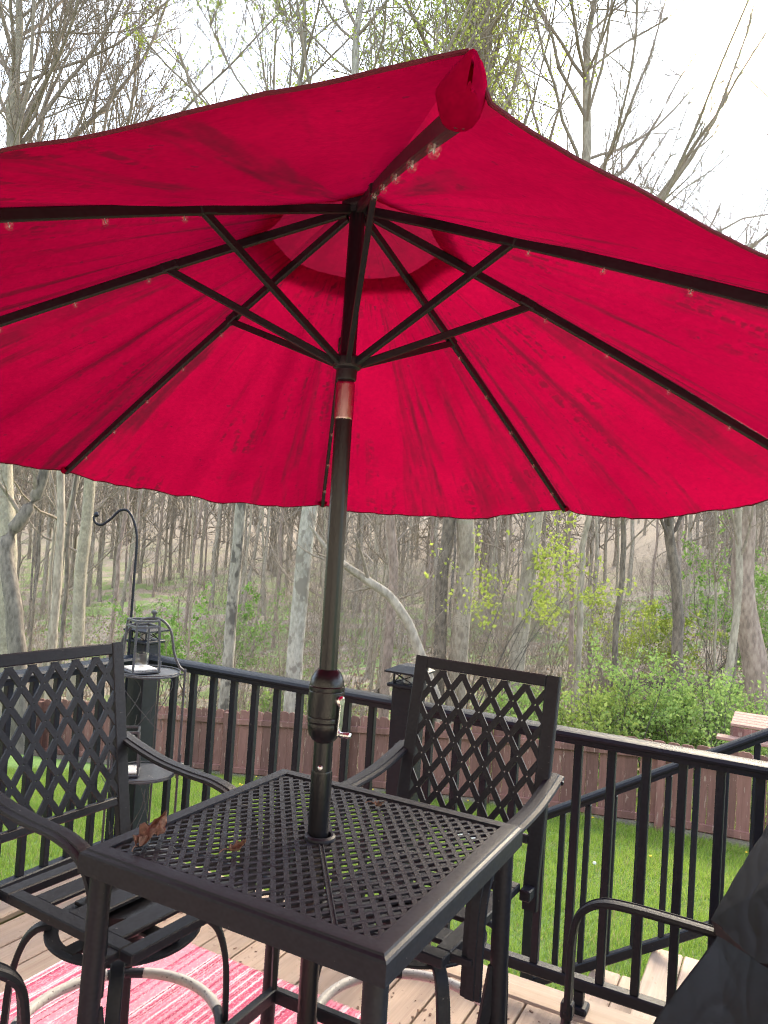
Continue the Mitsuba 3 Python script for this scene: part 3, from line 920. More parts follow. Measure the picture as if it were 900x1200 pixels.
# ------------------------------------------------------------------ tiered plant stand with lanterns, shepherd's hook
SX, SY = -1.535, 1.02
ps = thing('plant_stand', 'grey iron tiered stand with hooped top in front of the corner post', 'plant stand')


def tier(z, r, name='tier'):
    a = np.linspace(0, 2 * PI, 40, endpoint=False)
    rings = [tube(np.stack([SX + rr_ * np.cos(a), SY + rr_ * np.sin(a), a * 0 + z + dz], 1), .0032, 6, closed=True) for rr_, dz in ((r, 0), (r, .010), (r * .62, 0), (r * .30, 0))]
    rings += [bar((SX - math.cos(t) * r, SY - math.sin(t) * r, z), (SX + math.cos(t) * r, SY + math.sin(t) * r, z), .010, .004, b=.001) for t in np.arange(6) * PI / 6]
    k = add(f'{ps}__{name}', cat(rings), 'm_iron')
    add(f'{k}__mesh_plate', lathe([(0, .002), (r, .002), (r, .004), (0, .004)], 32, (SX, SY, z)), 'm_iron')
    return k


tier(.948, .128)
tier(.515, .136)
tier(.16, .165)
vr = np.array([.883, .470, 0])      # the plane the hoop stands in
RODS = [vr * .152, -vr * .152, np.array([-.470, .883, 0]) * .152]
o = np.array([SX, SY, 0])
for v in RODS:
    add(f'{ps}__rod', cat(tube([o + v + [0, 0, .0], o + v + [0, 0, .5], o + v + [0, 0, .975]], .0052, 8), bar(o + v * .8 + [0, 0, .95], o + v + [0, 0, .95], .008, .006, b=.001), bar(o + v * .95 + [0, 0, .517], o + v * 1.02 + [0, 0, .517], .02, .02, b=.002)), 'm_iron')
hp = spline([o + vr * .152 + [0, 0, .965], o + vr * .125 + [0, 0, .985], o + vr * .098 + [0, 0, 1.045], o + vr * .080 + [0, 0, 1.13], o + vr * .045 + [0, 0, 1.175], o + [0, 0, 1.187], o - vr * .05 + [0, 0, 1.175], o - vr * .105 + [0, 0, 1.13], o - vr * .135 + [0, 0, 1.06], o - vr * .148 + [0, 0, .965]], 60)
add(f'{ps}__hoop', tube(hp, .0062, 8), 'm_iron')
add(f'{ps}__finial', lathe([(0, 0), (.007, 0), (.007, .018), (.013, .024), (.013, .032), (.006, .036), (0, .036)], 12, o + [0, 0, 1.185]), 'm_iron')
rng = np.random.default_rng(8)
wires = []
for k in range(9):
    a, b = rng.uniform(-.15, .15, 2), rng.uniform(-.15, .15, 2)
    z0, z1 = (.93, .72) if k < 4 else (.50, .24)
    wires.append(tube(spline([o + [a[0], a[1], z0], o + [a[0] * .6 + .03, a[1], (z0 + z1) / 2 + .04], o + [b[0], b[1], z1], o + [b[0] * 1.1, b[1], z1 + .05]], 16), .0016, 5))
for w_ in wires:
    add(f'{ps}__hanging_wire', w_, 'm_iron')
clampp = o + vr * .157 + [0, 0, .545]
add(f'{ps}__clamp', cat(cham(.03, .03, .05, .004, clampp), tube([clampp + [0, 0, .01], clampp + vr * .045 + [0, 0, .012]], .005, 8), tube([clampp + [0, 0, .02], clampp + [0, 0, .062]], .005, 8)), 'm_iron')


def lantern(x, y, z, w, h, yaw, label, tilt=0, glass=True):
    ln = thing('candle_lantern', label, 'lantern')
    ca, sa = math.cos(yaw), math.sin(yaw)
    ct, st_ = math.cos(tilt), math.sin(tilt)
    M = np.array([[ca, -sa, 0], [sa, ca, 0], [0, 0, 1.0]]) @ np.array([[1, 0, 0], [0, ct, -st_], [0, st_, ct]])

    def put(part, mesh, b='m_iron', smooth=30, lab=None, par=None):
        m = mesh.copy()
        m.vertices = m.vertices @ M.T + [x, y, z]
        return add(f'{par or ln}__{part}', m, b, smooth=smooth, label=lab)
    tw = w * .84
    put('base', cham(w + .012, w + .012, .010, .002, (0, 0, .005)))
    put('base_tile', cham(w - .012, w - .012, .008, .002, (0, 0, .0145)), 'm_white')
    for sx in (-1, 1):
        for sy in (-1, 1):
            put('corner_bar', bar((sx * w / 2, sy * w / 2, .01), (sx * tw / 2, sy * tw / 2, h), .0085, .0085, (1, 0, 0), .001))
    for zz, ww in ((h, tw), (h - .026, w * .86)):
        put('top_frame', cat([bar((-ww / 2, s * ww / 2, zz), (ww / 2, s * ww / 2, zz), .009, .010, b=.001) for s in (-1, 1)] + [bar((s * ww / 2, -ww / 2, zz), (s * ww / 2, ww / 2, zz), .009, .010, b=.001) for s in (-1, 1)]))
    if glass:
        put('candle_cup', lathe([(0, .020), (.029, .020), (.031, .024), (.033, .080), (.030, .080), (.028, .030), (0, .028)], 24), 'm_glass', 60)
    return ln


lantern(-1.560, .985, .956, .118, .222, math.radians(-20), 'grey metal lantern with a glass cup on the top tier of the stand')
lantern(-1.575, .955, .523, .112, .185, math.radians(-48), 'grey metal lantern with a white tile on the lower tier of the stand', glass=False)

hk = thing('shepherd_hook', 'tall black iron hook rising behind the lantern stand', 'hook')
HX, HY = -1.861, 1.205
hd = np.array([-.883, -.47, 0])
b0 = np.array([HX, HY, 0])
pts = spline([b0 + [0, 0, .02], b0 + [0, 0, .8], b0 + [0, 0, 1.30], b0 + [0, 0, 1.50], b0 + hd * 0.017 + [0, 0, 1.592], b0 + hd * 0.053 + [0, 0, 1.648], b0 + hd * 0.093 + [0, 0, 1.647], b0 + hd * 0.133 + [0, 0, 1.605], b0 + hd * 0.171 + [0, 0, 1.575], b0 + hd * 0.200 + [0, 0, 1.580], b0 + hd * 0.214 + [0, 0, 1.605], b0 + hd * 0.202 + [0, 0, 1.622]], 90)
add(f'{hk}__rod', tube(pts, np.concatenate([np.full(80, .0062), np.linspace(.0062, .004, 10)]), 10), 'm_rail')
add(f'{hk}__curl_tip', orient(lathe([(0, -.014), (.010, -.008), (.013, 0), (.009, .010), (0, .014)], 12), pts[-1], (1, 0, 0), (0, 1, 0), (0, 0, 1)), 'm_rail')
add(f'{hk}__bracket', cat(cham(.05, .03, .05, .003, b0 + [.01, .03, .90]), cham(.05, .03, .05, .003, b0 + [.01, .03, .40])), 'm_rail')


# ------------------------------------------------------------------ low dining chairs (one beside the cover, one at the near corner)
def low_chair(cx, cy, yaw, label, aw, back=True, ah=.632, hw_=.27):
    ch = thing('low_chair', label, 'chair')
    ca, sa = math.cos(yaw), math.sin(yaw)
    M = np.array([[ca, -sa, 0], [sa, ca, 0], [0, 0, 1.0]])

    def put(part, mesh, b='m_bronze', smooth=30):
        m = mesh.copy()
        m.vertices = m.vertices @ M.T + [cx, cy, 0]
        return add(f'{ch}__{part}', m, b, smooth=smooth)
    hw = hw_
    prof = np.array([(-aw / 2, -.010), (aw / 2, -.010), (aw / 2 + .002, -.002), (aw / 2, .007), (aw * .26, .0095), (aw * .22, .0068), (-aw * .22, .0068), (-aw * .26, .0095), (-aw / 2, .007), (-aw / 2 - .002, -.002)])
    for s in (-1, 1):
        y = s * hw
        p = spline([(-.29, y, ah - .012), (-.1, y, ah), (.10, y, ah + .002), (.185, y, ah - .010), (.235, y, ah - .052), (.252, y, ah - .115), (.255, y, ah - .20), (.256, y, .30)], 60)
        put('arm', sweep_side(p, prof, (0, 1, 0)), smooth=25)
        put('front_leg', tube([(.256, y, .32), (.262, y, .2), (.268, y, .006)], .014, 12))
        put('arm_joint', cat(cham(.034, .034, .045, .004, (.256, y, .305)), bar((.256, y - .02, .302), (.256, y + .022, .302), .012, .012, b=.002)))
        put('rear_leg', tube([(-.25, y, .40), (-.29, y, .2), (-.33, y, .006)], .014, 12))
        put('side_rail', bar((-.25, y, .225), (.25, y, .225), .026, .03, b=.004))
    put('cross_rail', cat(bar((.10, -hw, .225), (.10, hw, .225), .026, .03, b=.004), bar((-.24, -hw, .225), (-.24, hw, .225), .026, .03, b=.004)))
    for k in range(5):
        put('seat_slat', cham(.052, 2 * hw - .03, .008, .002, (-.19 + k * .066, 0, .238)))
    for s in (-1, 1):
        put('back_post', tube(spline([(-.24, s * hw * .9, .38), (-.29, s * hw * .9, .62), (-.36, s * hw * .9, .94)], 12), .014, 12))
    put('back_rail', tube([(-.36, -hw * .9, .94), (-.36, hw * .9, .94)], .014, 12))
    for k in range(5):
        yy = -.16 + .08 * k
        put('back_slat', bar((-.26, yy, .45), (-.355, yy, .93), .03, .008, (1, 0, 0), .002))
    return ch


low_chair(.655, .392, math.radians(180), 'wide dark metal chair with a rounded arm tube half hidden under the black cover', .036, hw_=.36)
low_chair(-.865, -.447, math.radians(65), 'dark metal chair at the near left corner with only its curled arm in view', .044, ah=.655)

# ------------------------------------------------------------------ black cover over that chair
cv = thing('furniture_cover', 'black fabric cover draped in folds over a chair at the right edge', 'cover')
K = {'A': (.759, .705, .680), 'B': (.905, .790, .985), 'C': (.877, .472, .712), 'D': (.888, .563, .855), 'G': (1.10, .55, 1.12), 'H': (1.30, .50, 1.0), 'I': (1.35, -.1, .72), 'J': (1.0, .32, .80),
     'E': (.632, .652, .39), 'E2': (.50, .690, .02), 'F': (.837, .43, .40), 'F2': (.78, .30, .02), 'L': (1.02, .10, .40), 'L2': (1.0, -.10, .02), 'M': (1.34, -.24, .35), 'M2': (1.36, -.32, .02),
     'A1': (.775, .690, .650), 'C1': (.905, .530, .680), 'N': (.70, .95, .02), 'O': (.80, .93, .45), 'P': (1.0, .95, .75), 'Q': (1.0, 1.1, .02), 'R': (1.35, .95, .75), 'S': (1.4, 1.05, .02), 'J1': (1.02, .40, .70)}
tris = 'A B D|A D C|B G D|D G J|G H J|H I J|D J C|A A1 C1|A C1 C|C C1 J1|C J1 J|A1 E F|A1 F C1|E E2 F2|E F2 F|C1 F L|C1 L J1|F F2 L2|F L2 L|J1 L I|J J1 I|L M I|L L2 M2|L M2 M|A A1 O|A O P|A P B|A1 E N|A1 N O|E E2 N|O N Q|O Q P|B P R|B R G|G R H|P Q S|P S R'
names = list(K)
f = [[names.index(x) for x in t.split()] for t in tris.split('|')]
m = TM([K[x] for x in names], f)
fold = TM([K[x] for x in names], f)
for _ in range(5):
    fold = fold.subdivide()
fold.merge_vertices()
fold.fix_normals()
v0 = fold.vertices.copy()
trimesh.smoothing.filter_laplacian(fold, lamb=.5, iterations=1, volume_constraint=False)
v = fold.vertices.copy() * .25 + v0 * .75
nrm = fold.vertex_normals
w1 = (meshkit.fbm(v * [4, 4, 2.5], 2, 3) - .5) * .012
w2 = (1 - np.abs(meshkit.noise(v * [9, 9, 6], 12) * 2 - 1)) ** 6 * .004
w3 = (1 - np.abs(meshkit.noise(v * [17, 17, 9], 15) * 2 - 1)) ** 8 * .002
fold.vertices = v + nrm * (w1 + w2 + w3)[:, None]
fold.vertices[:, 2] = np.maximum(fold.vertices[:, 2], .006)
add(f'{cv}__cloth', TM(fold.vertices, fold.faces), 'm_cover', smooth=22)

# ------------------------------------------------------------------ dry leaves on the table
def dry_leaf(loc, L, W, yaw, seed, label, curl=.5):
    r = np.random.default_rng(seed)
    n, m_ = 22, 9
    s = np.linspace(0, 1, n)
    prof = np.sin(PI * np.clip(s, .02, 1) ** .8) * (1 + .22 * np.sin(s * 19 + seed) * (s > .15)) * W / 2 + .002
    vv = np.linspace(-1, 1, m_)
    S_, V_ = np.meshgrid(s, vv, indexing='ij')
    wob = meshkit.fbm(np.stack([S_ * 4 + seed, V_ * 2, S_ * 0], -1), 3, seed) - .5
    x = (S_ - .5) * L + wob * L * .10
    y = V_ * prof[:, None]
    z = curl * (y ** 2) / W * 2.2 + wob * .030 * L / .07 + .012 * (S_ - .4) ** 2 * 4
    z = z - z.min()
    ca, sa = math.cos(yaw), math.sin(yaw)
    P = np.stack([loc[0] + x * ca - y * sa, loc[1] + x * sa + y * ca, loc[2] + z + .001], -1).reshape(-1, 3)
    i, j = np.meshgrid(np.arange(n - 1), np.arange(m_ - 1), indexing='ij')
    q = np.stack([i * m_ + j, (i + 1) * m_ + j, (i + 1) * m_ + j + 1, i * m_ + j + 1], -1).reshape(-1, 4)
    lf = thing('dry_leaf', label, 'leaf', None)
    add(f'{lf}__blade', TM(P, q), 'm_leaf_dry', smooth=True)
    a = np.array([loc[0] - (L * .5) * ca, loc[1] - L * .5 * sa, loc[2] + .008])
    add(f'{lf}__stalk', tube(spline([a, a + [-.012 * ca, -.012 * sa, .004], a + [-.026 * ca + .004, -.026 * sa, .0]], 8), .0011, 5), 'm_leaf_dry')


dry_leaf((-.275, -.238, .9285), .110, .050, math.radians(104), 4, 'large curled brown leaf on the left part of the table top', .40)
dry_leaf((-.096, -.173, .9285), .042, .020, math.radians(70), 9, 'small brown leaf on the table between the large leaf and the pole', .5)
dry_leaf((.018, .248, .9285), .028, .016, math.radians(20), 14, 'tiny brown leaf on the table behind the pole', .7)
rng = np.random.default_rng(21)
db_ = []
for k in range(70):
    x, y = rng.uniform(-1.3, .4), rng.uniform(.86, 1.22)
    s = rng.uniform(.003, .009)
    db_.append(orient(cham(s * 2, s, .002, .0006), (x, y, .002), (math.cos(k), math.sin(k), 0), (-math.sin(k), math.cos(k), 0), (0, 0, 1)))
add('deck_litter', cat(db_), 'm_leaf_dry', smooth=False, kind='stuff', label='crumbs of dry leaf on the deck boards')

# ------------------------------------------------------------------ plank steps beyond the fence
wp = thing('plank_steps', 'brown wooden steps with a planked top beyond the right end of the fence', 'steps')
bx0, by0 = .30, 9.55
tz = -.53
for k in range(5):
    add(f'{wp}__top_plank', cham(1.5, .17, .035, .004, (bx0 + .75, by0 + .06 + k * .178, tz + .002 * k)), 'm_plank', smooth=False)
add(f'{wp}__side_panel', cham(1.46, .03, .13, .004, (bx0 + .76, by0 - .015, tz - .09)), 'm_fence', smooth=False)
for k, (dx, dz) in enumerate(((-.10, -.16), (-.20, -.32))):
    add(f'{wp}__step_tread', cham(1.6, .20, .035, .004, (bx0 + .75 + dx, by0 - .10 - .17 * k, tz + dz)), 'm_plank', smooth=False)
for x in (bx0 + .03, bx0 + .7, bx0 + 1.4):
    add(f'{wp}__leg', cham(.07, .07, 1.3, .004, (x, by0 + .1, tz - .7)), 'm_fence', smooth=False)
    add(f'{wp}__leg', cham(.07, .07, 1.3, .004, (x, by0 + .85, tz - .7)), 'm_fence', smooth=False)

sm = trimesh.creation.icosphere(subdivisions=3)
vv = sm.vertices
sm.vertices = vv * [.24, .15, .07] * (1 + .5 * (meshkit.fbm(vv * 1.5 + 3, 3, 4) - .5))[:, None]
sm.apply_translation([-1.93, 6.2, float(ground_z(-1.93, 6.2)) + .03])
k = thing('flat_stone', 'pale flat stone lying on the lawn behind the rear bar chair', 'stone')
scene[k] = mikit.ply(sm, 'm_stone', smooth=True)

# ------------------------------------------------------------------ lawn
rng = np.random.default_rng(31)


def grass(n, xr, yr, hgt, wid, keep=None):
    x, y = rng.uniform(*xr, n), rng.uniform(*yr, n)
    if keep is not None:
        k = keep(x, y)
        x, y = x[k], y[k]
    n = len(x)
    z = ground_z(x, y) - .004
    tuft = meshkit.fbm(np.stack([x * 2.2, y * 2.2, x * 0], -1), 3, 6)
    h = hgt * (.45 + 1.1 * tuft) * rng.uniform(.6, 1.35, n)
    a = rng.uniform(0, 2 * PI, n)
    lean = rng.normal(0, .42, (n, 2)) * h[:, None]
    w = wid * rng.uniform(.6, 1.3, n)
    B = np.stack([x, y, z], 1)
    sx = np.stack([np.cos(a) * w, np.sin(a) * w, a * 0], 1) / 2
    tip = B + np.stack([lean[:, 0], lean[:, 1], h], 1)
    V = np.stack([B - sx, B + sx, tip], 1).reshape(-1, 3)
    Fc = np.arange(3 * n).reshape(-1, 3)
    t = rng.uniform(0, 1, n)[:, None]
    hue = np.clip(meshkit.fbm(np.stack([x * .8, y * .8, x * 0 + 3], -1), 3, 16) * 1.6 - .3, 0, 1)[:, None]
    c = (np.array([.14, .255, .036]) * (1 - t) + np.array([.30, .44, .09]) * t) * (.85 + .3 * hue) + np.array([.05, .02, .0]) * hue
    dry = rng.uniform(0, 1, n) < .11
    c[dry] = [.36, .32, .17]
    return TM(V, Fc), np.repeat(c, 3, 0)


near_keep = lambda x, y: ~((x > -.42) & (x < 1.3) & (y < 2.3))
g1, c1 = grass(230000, (-7.5, 2.6), (1.45, 8.26), .062, .0075, near_keep)
g2, c2 = grass(40000, (-7.5, -1.9), (-.6, 1.45), .062, .008)
g3, c3 = grass(26000, (-1.9, 1.3), (8.4, 10.9), .09, .014)
gm = TM(np.vstack([g1.vertices, g2.vertices, g3.vertices]), np.vstack([g1.faces, g2.faces + len(g1.vertices), g3.faces + len(g1.vertices) + len(g2.vertices)]))
add('lawn_grass', gm, 'm_leaf', smooth=False, color=np.vstack([c1, c2, c3]), kind='stuff', label='bright green lawn grass between the deck and the fence')

mat('m_yellow', principled((0.62, 0.40, 0.02), .7))
mat('m_stem', principled((0.12, 0.22, 0.05), .7))


def flower(x, y, white=False):
    z = float(ground_z(x, y))
    h = rng.uniform(.05, .10) if not white else .14
    k = thing('dandelion', 'white dandelion clock in the lawn near the stair railing' if white else 'yellow dandelion flower in the lawn', 'flower', None if white else 'yellow dandelions in the lawn')
    add(f'{k}__stem', tube([(x, y, z), (x + .004, y, z + h)], .002, 5), 'm_stem')
    if white:
        m = trimesh.creation.icosphere(subdivisions=2, radius=.015)
        m.vertices *= (1 + .2 * rng.uniform(-1, 1, len(m.vertices)))[:, None]
        m.apply_translation([x, y, z + h])
    else:
        m = lathe([(0, .0), (.007, .002), (.013, .006), (.011, .009), (0, .010)], 14, (x, y, z + h), (rng.normal(0, .3), -.3, 1))
    add(f'{k}__head', m, 'm_white' if white else 'm_yellow', smooth=False)


for k in range(46):
    x, y = rng.uniform(-6.5, 1.2), 8.2 - abs(rng.normal(0, 1.6))
    if y > 2.6:
        flower(x, y)
flower(-.53, 5.62, True)

# ------------------------------------------------------------------ trees
def norm(v):
    return v / np.maximum(np.linalg.norm(v, axis=-1, keepdims=True), 1e-9)


def btubes(P, R, k):
    """(B, n, 3) polylines with radii (B, n) -> one mesh of k-sided tubes"""
    B, n = R.shape
    t = norm(np.gradient(P, axis=1))
    ref = np.where(np.abs(t[..., 2:]) < .9, [0, 0, 1.0], [1.0, 0, 0])
    a = norm(np.cross(t, ref))
    b = np.cross(t, a)
    an = np.arange(k) * 2 * PI / k
    v = P[:, :, None] + R[:, :, None, None] * (np.cos(an)[:, None] * a[:, :, None] + np.sin(an)[:, None] * b[:, :, None])
    i, j = np.meshgrid(np.arange(n - 1), np.arange(k), indexing='ij')
    q = np.stack([i * k + j, i * k + (j + 1) % k, (i + 1) * k + (j + 1) % k, (i + 1) * k + j], -1).reshape(-1, 4)
    f = np.vstack([q[:, [0, 1, 2]], q[:, [0, 2, 3]]])
    f = (f[None] + (np.arange(B) * n * k)[:, None, None]).reshape(-1, 3)
    return v.reshape(-1, 3), f


def grow(r, S, D, L, R, n, wig, up, taper=.25):
    """polylines from starts S along D, length L, radius R"""
    B = len(S)
    P = np.zeros((B, n, 3))
    P[:, 0] = S
    d = D.copy()
    st = (L / (n - 1))[:, None]
    for i in range(1, n):
        d = norm(d + r.normal(0, wig, (B, 3)) + np.array([0, 0, up]) / n)
        P[:, i] = P[:, i - 1] + d * st
    rad = R[:, None] * (1 - (1 - taper) * np.linspace(0, 1, n)[None] ** .9)
    return P, rad


def children(r, P, R, m, lo, hi, ang, lr, L, minr):
    """m children on every polyline: starts, directions, lengths, radii"""
    B, n, _ = P.shape
    t = np.sort(r.uniform(lo, hi, (B, m)), 1) * (n - 1)
    i = np.minimum(t.astype(int), n - 2)
    u = (t - i)[..., None]
    bi = np.arange(B)[:, None]
    S = P[bi, i] * (1 - u) + P[bi, i + 1] * u
    T_ = norm(P[bi, i + 1] - P[bi, i])
    pr = R[bi, i] * (1 - u[..., 0]) + R[bi, i + 1] * u[..., 0]
    ax = norm(np.cross(T_, norm(r.normal(0, 1, (B, m, 3)))))
    a = np.radians(r.normal(ang, 12, (B, m)))[..., None]
    D = T_ * np.cos(a) + ax * np.sin(a)
    rest = 1 - .55 * t / (n - 1)
    LL = np.broadcast_to(L[:, None], (B, m)) * lr * rest * r.uniform(.6, 1.25, (B, m))
    RR_ = np.maximum(pr * r.uniform(.30, .56, (B, m)), minr)
    f = lambda x: x.reshape(B * m, *x.shape[2:])
    return f(S), f(D), f(LL), f(RR_)


def tree_mesh(seed, path, rad, H, limbs=14, lo=.35, ang=42, limb_len=.40, up=.55, sub=6, twig=6, wig=.10, sides=14, minr=.004, spray=0, leafc=None, nleaf=0, lsize=.03, bump=.06):
    """trunk along path (m x 3) with radii, crown of limbs, branches and twigs; returns trunk, crown, (leaves, colours)"""
    r = np.random.default_rng(seed)
    n = 34
    p = spline(path, n)
    tt = np.linspace(0, 1, n)
    q = np.stack([tt * 6 + seed, tt * 0, tt * 0], -1)
    wob = np.stack([meshkit.fbm(q, 3, 1) - .5, meshkit.fbm(q, 3, 2) - .5, tt * 0], -1) * .35 * np.minimum(1, tt * 4)[:, None] * H / 15
    p = p + wob
    rr_ = np.interp(tt, np.linspace(0, 1, len(rad)), rad)
    rr_ = rr_ * (1 + .55 * np.exp(-(p[:, 2] - p[0, 2]) / (2.2 * rad[0] + .05)))
    v, f = btubes(p[None], rr_[None], sides)
    c = np.repeat(p, sides, 0)
    rel = v - c
    v = c + rel * (1 + bump * 2 * (meshkit.fbm(v * [5, 5, 1.6] + seed, 3, 3) - .5))[:, None]
    trunk = TM(v, f)
    Pt, Rt = p[None], rr_[None]
    L1 = np.array([H * limb_len])
    a = children(r, Pt, Rt, limbs, lo, .985, ang, 1.0, L1, .012)
    P1, R1 = grow(r, *a, 11, wig, up)
    b = children(r, P1, R1, sub, .12, 1, 38, .46, a[2], minr * 1.5)
    P2, R2 = grow(r, *b, 8, wig * 1.15, up * .8)
    c_ = children(r, P2, R2, twig, .12, 1, 36, .46, b[2], minr)
    P3, R3 = grow(r, *c_, 5, wig * 1.2, up * .6)
    parts = [btubes(P1, R1, 7), btubes(P2, R2, 5), btubes(P3, R3, 3)]
    if spray:
        d_ = children(r, P3, R3, spray, .15, 1, 34, .55, c_[2], minr * .75)
        P4, R4 = grow(r, *d_, 4, wig, up * .4)
        parts.append(btubes(P4, R4, 3))
    vs, fs, o = [], [], 0
    for v, f in parts:
        vs.append(v), fs.append(f + o)
        o += len(v)
    crown = TM(np.vstack(vs), np.vstack(fs))
    leaves = None
    if nleaf:
        pts = P3[:, 1:].reshape(-1, 3)
        leaves = leaf_cloud(r, pts[r.integers(0, len(pts), nleaf)] + r.normal(0, .05, (nleaf, 3)), lsize, leafc)
    return trunk, crown, leaves


def leaf_cloud(r, c, size, col):
    """small folded leaves (two triangles each) at the points c"""
    n = len(c)
    d = norm(r.normal(0, 1, (n, 3)) + [0, 0, -.15])
    s = norm(np.cross(d, r.normal(0, 1, (n, 3))))
    u = np.cross(d, s)
    L = (size * r.uniform(.6, 1.35, n))[:, None]
    b, t = c, c + d * L
    m1, m2 = c + d * L * .5 + s * L * .34 + u * L * .12, c + d * L * .5 - s * L * .34 + u * L * .12
    V = np.stack([b, m1, t, m2], 1).reshape(-1, 3)
    i = np.arange(n)[:, None] * 4
    Fc = np.concatenate([i + [0, 1, 2], i + [0, 2, 3]], 0)
    k = r.uniform(0, 1, n)[:, None]
    C = np.array(col[0]) * (1 - k) + np.array(col[1]) * k
    return TM(V, Fc), np.repeat(C, 4, 0)


YG = ((.27, .33, .06), (.44, .52, .13))
GR = ((.18, .29, .08), (.37, .50, .165))


def hero(key, label, path, rad, seed, bk, tw='twig_grey', cat_='tree', **kw):
    k = thing(key, label, cat_)
    path = [np.array(q_, float) for q_ in path]
    z0 = float(ground_z(path[0][0], path[0][1])) - .1
    path[0][2] = z0
    H = path[-1][2] - z0
    t, c, lv = tree_mesh(seed, path, rad, H, **kw)
    add(f'{k}__trunk', t, bk, smooth=True)
    add(f'{k}__crown', c, tw, smooth=True)
    if lv:
        add(f'{k}__foliage', lv[0], 'm_leaf', smooth=False, color=lv[1], kind='stuff')
    return k


def straight(bx_, by_, lx, ly, H, m=6):
    zs = np.linspace(0, H, m)
    return [(bx_ + lx * z, by_ + ly * z, z - 2.7) for z in zs]


hero('pale_tree', 'pale trunked bare tree at the far left with dense upswept branches', straight(-13.48, 9.13, -.014, -.043, 19), [.27, .22, .17, .12, .06, .02], 101, 'bark_pale', limbs=64, lo=.30, ang=42, limb_len=.55, up=1.1, sub=12, twig=9, spray=2, wig=.10, minr=.0075)
hero('leaning_tree', 'dark crooked tree leaning right beside the pale trunk at the far left', [(-11.26, 8.04, -2.7), (-11.35, 7.95, -1.6), (-11.55, 7.85, -.2), (-11.75, 7.78, 1.0), (-11.35, 8.05, 2.1), (-11.25, 8.1, 3.2), (-11.3, 8.0, 5.2)], [.19, .17, .15, .13, .10, .08, .03], 102, 'bark_dark', 'twig_grey', limbs=8, lo=.5, limb_len=.30, sub=6, twig=6)
hero('slender_tree', 'slender pale grey tree left of the iron hook', straight(-14.27, 10.98, .025, -.022, 16), [.105, .095, .08, .06, .035, .015], 103, 'bark_grey', limbs=28, lo=.42, ang=38, limb_len=.45, up=1.0, sub=9, twig=8, minr=.007)
hero('twin_tree', 'pale grey tree directly behind the iron hook', straight(-15.41, 12.64, .039, -.014, 17), [.165, .15, .13, .09, .05, .02], 104, 'bark_pale', limbs=30, lo=.42, ang=38, limb_len=.42, up=1.0, sub=9, twig=8, minr=.0075)
hero('blotched_tree', 'pale tree with dark blotched bark left of the pole', straight(-9.4, 11.3, .052, -.007, 17), [.125, .118, .108, .085, .05, .02], 105, 'bark_blotch', limbs=28, lo=.30, ang=44, limb_len=.45, up=.9, sub=9, twig=8, minr=.008, nleaf=5000, leafc=YG, lsize=.065)
hero('white_tree', 'thick white barked tree just left of the umbrella pole', straight(-7.59, 11.14, .038, -.015, 18), [.165, .155, .14, .105, .06, .02], 106, 'bark_white', limbs=32, lo=.30, ang=44, limb_len=.45, up=.9, sub=9, twig=8, minr=.008, nleaf=8000, leafc=YG, lsize=.065)
hero('bowed_tree', 'tan tree bowing over to the left just right of the umbrella pole', [(-4.35, 11.70, -2.7), (-4.62, 11.53, -1.5), (-4.913, 11.357, -.70), (-5.176, 11.193, -.02), (-5.542, 10.98, .50), (-5.898, 10.78, .78), (-6.209, 10.607, .99), (-6.5, 10.45, 1.25), (-6.9, 10.25, 1.7)], [.105, .10, .095, .09, .085, .08, .07, .045, .02], 107, 'bark_grey', limbs=9, lo=.55, limb_len=.45, sub=6, twig=6)
hero('thick_tree', 'dark grey trunk touching the thicker trunk right of it, left of the rear bar chair', straight(-6.67, 16.16, -.004, -.037, 20), [.165, .155, .145, .12, .075, .02], 108, 'bark_dark', 'twig_grey', minr=.009, limbs=30, lo=.46, ang=36, limb_len=.42, up=1.0, sub=9, twig=8, nleaf=12000, leafc=YG, lsize=.075)
hero('broad_tree', 'broad grey brown trunk with yellow green spring leaves above the rear bar chair', straight(-6.25, 16.38, -.017, -.044, 21), [.235, .22, .20, .16, .09, .03], 109, 'bark_grey', minr=.009, limbs=34, lo=.42, ang=36, limb_len=.46, up=.9, sub=9, twig=8, spray=1, nleaf=18000, leafc=YG, lsize=.075)
hero('smooth_tree', 'smooth grey tree leaning right with long low limbs above the rear bar chair', straight(-4.5, 15.05, .071, .003, 19), [.185, .175, .155, .12, .07, .02], 110, 'bark_grey', limbs=40, lo=.28, ang=48, limb_len=.60, up=.8, sub=10, twig=8, spray=1, wig=.12, minr=.009)
hero('forked_tree', 'dark tree forking into three limbs above the green shrubs', straight(-1.47, 20.07, -.082, -.078, 7.5), [.15, .145, .14, .13, .115, .10], 111, 'bark_dark', 'twig_dark', limbs=9, lo=.55, ang=24, limb_len=1.0, up=.9, sub=8, twig=7, wig=.09)
hero('thin_forked_tree', 'thin grey tree with a narrow fork at the right above the shrubs', straight(-.27, 15.04, .063, -.002, 11), [.085, .075, .065, .05, .03, .012], 112, 'bark_grey', limbs=13, lo=.38, ang=30, limb_len=.5, up=.8, sub=6, twig=6, spray=1)
hero('broken_tree', 'thick reddish brown trunk at the right edge beside the shrubs', straight(.52, 16.59, -.103, -.09, 11), [.27, .25, .22, .18, .11, .02], 113, 'bark_red', limbs=13, lo=.5, ang=42, limb_len=.6, up=.7, sub=7, twig=6, spray=1)
hero('thin_tree', 'thin dark tree between the leaning grey tree and the forked tree', straight(-2.52, 17.24, -.03, -.04, 12), [.075, .07, .06, .045, .03, .01], 114, 'bark_dark', limbs=13, lo=.35)
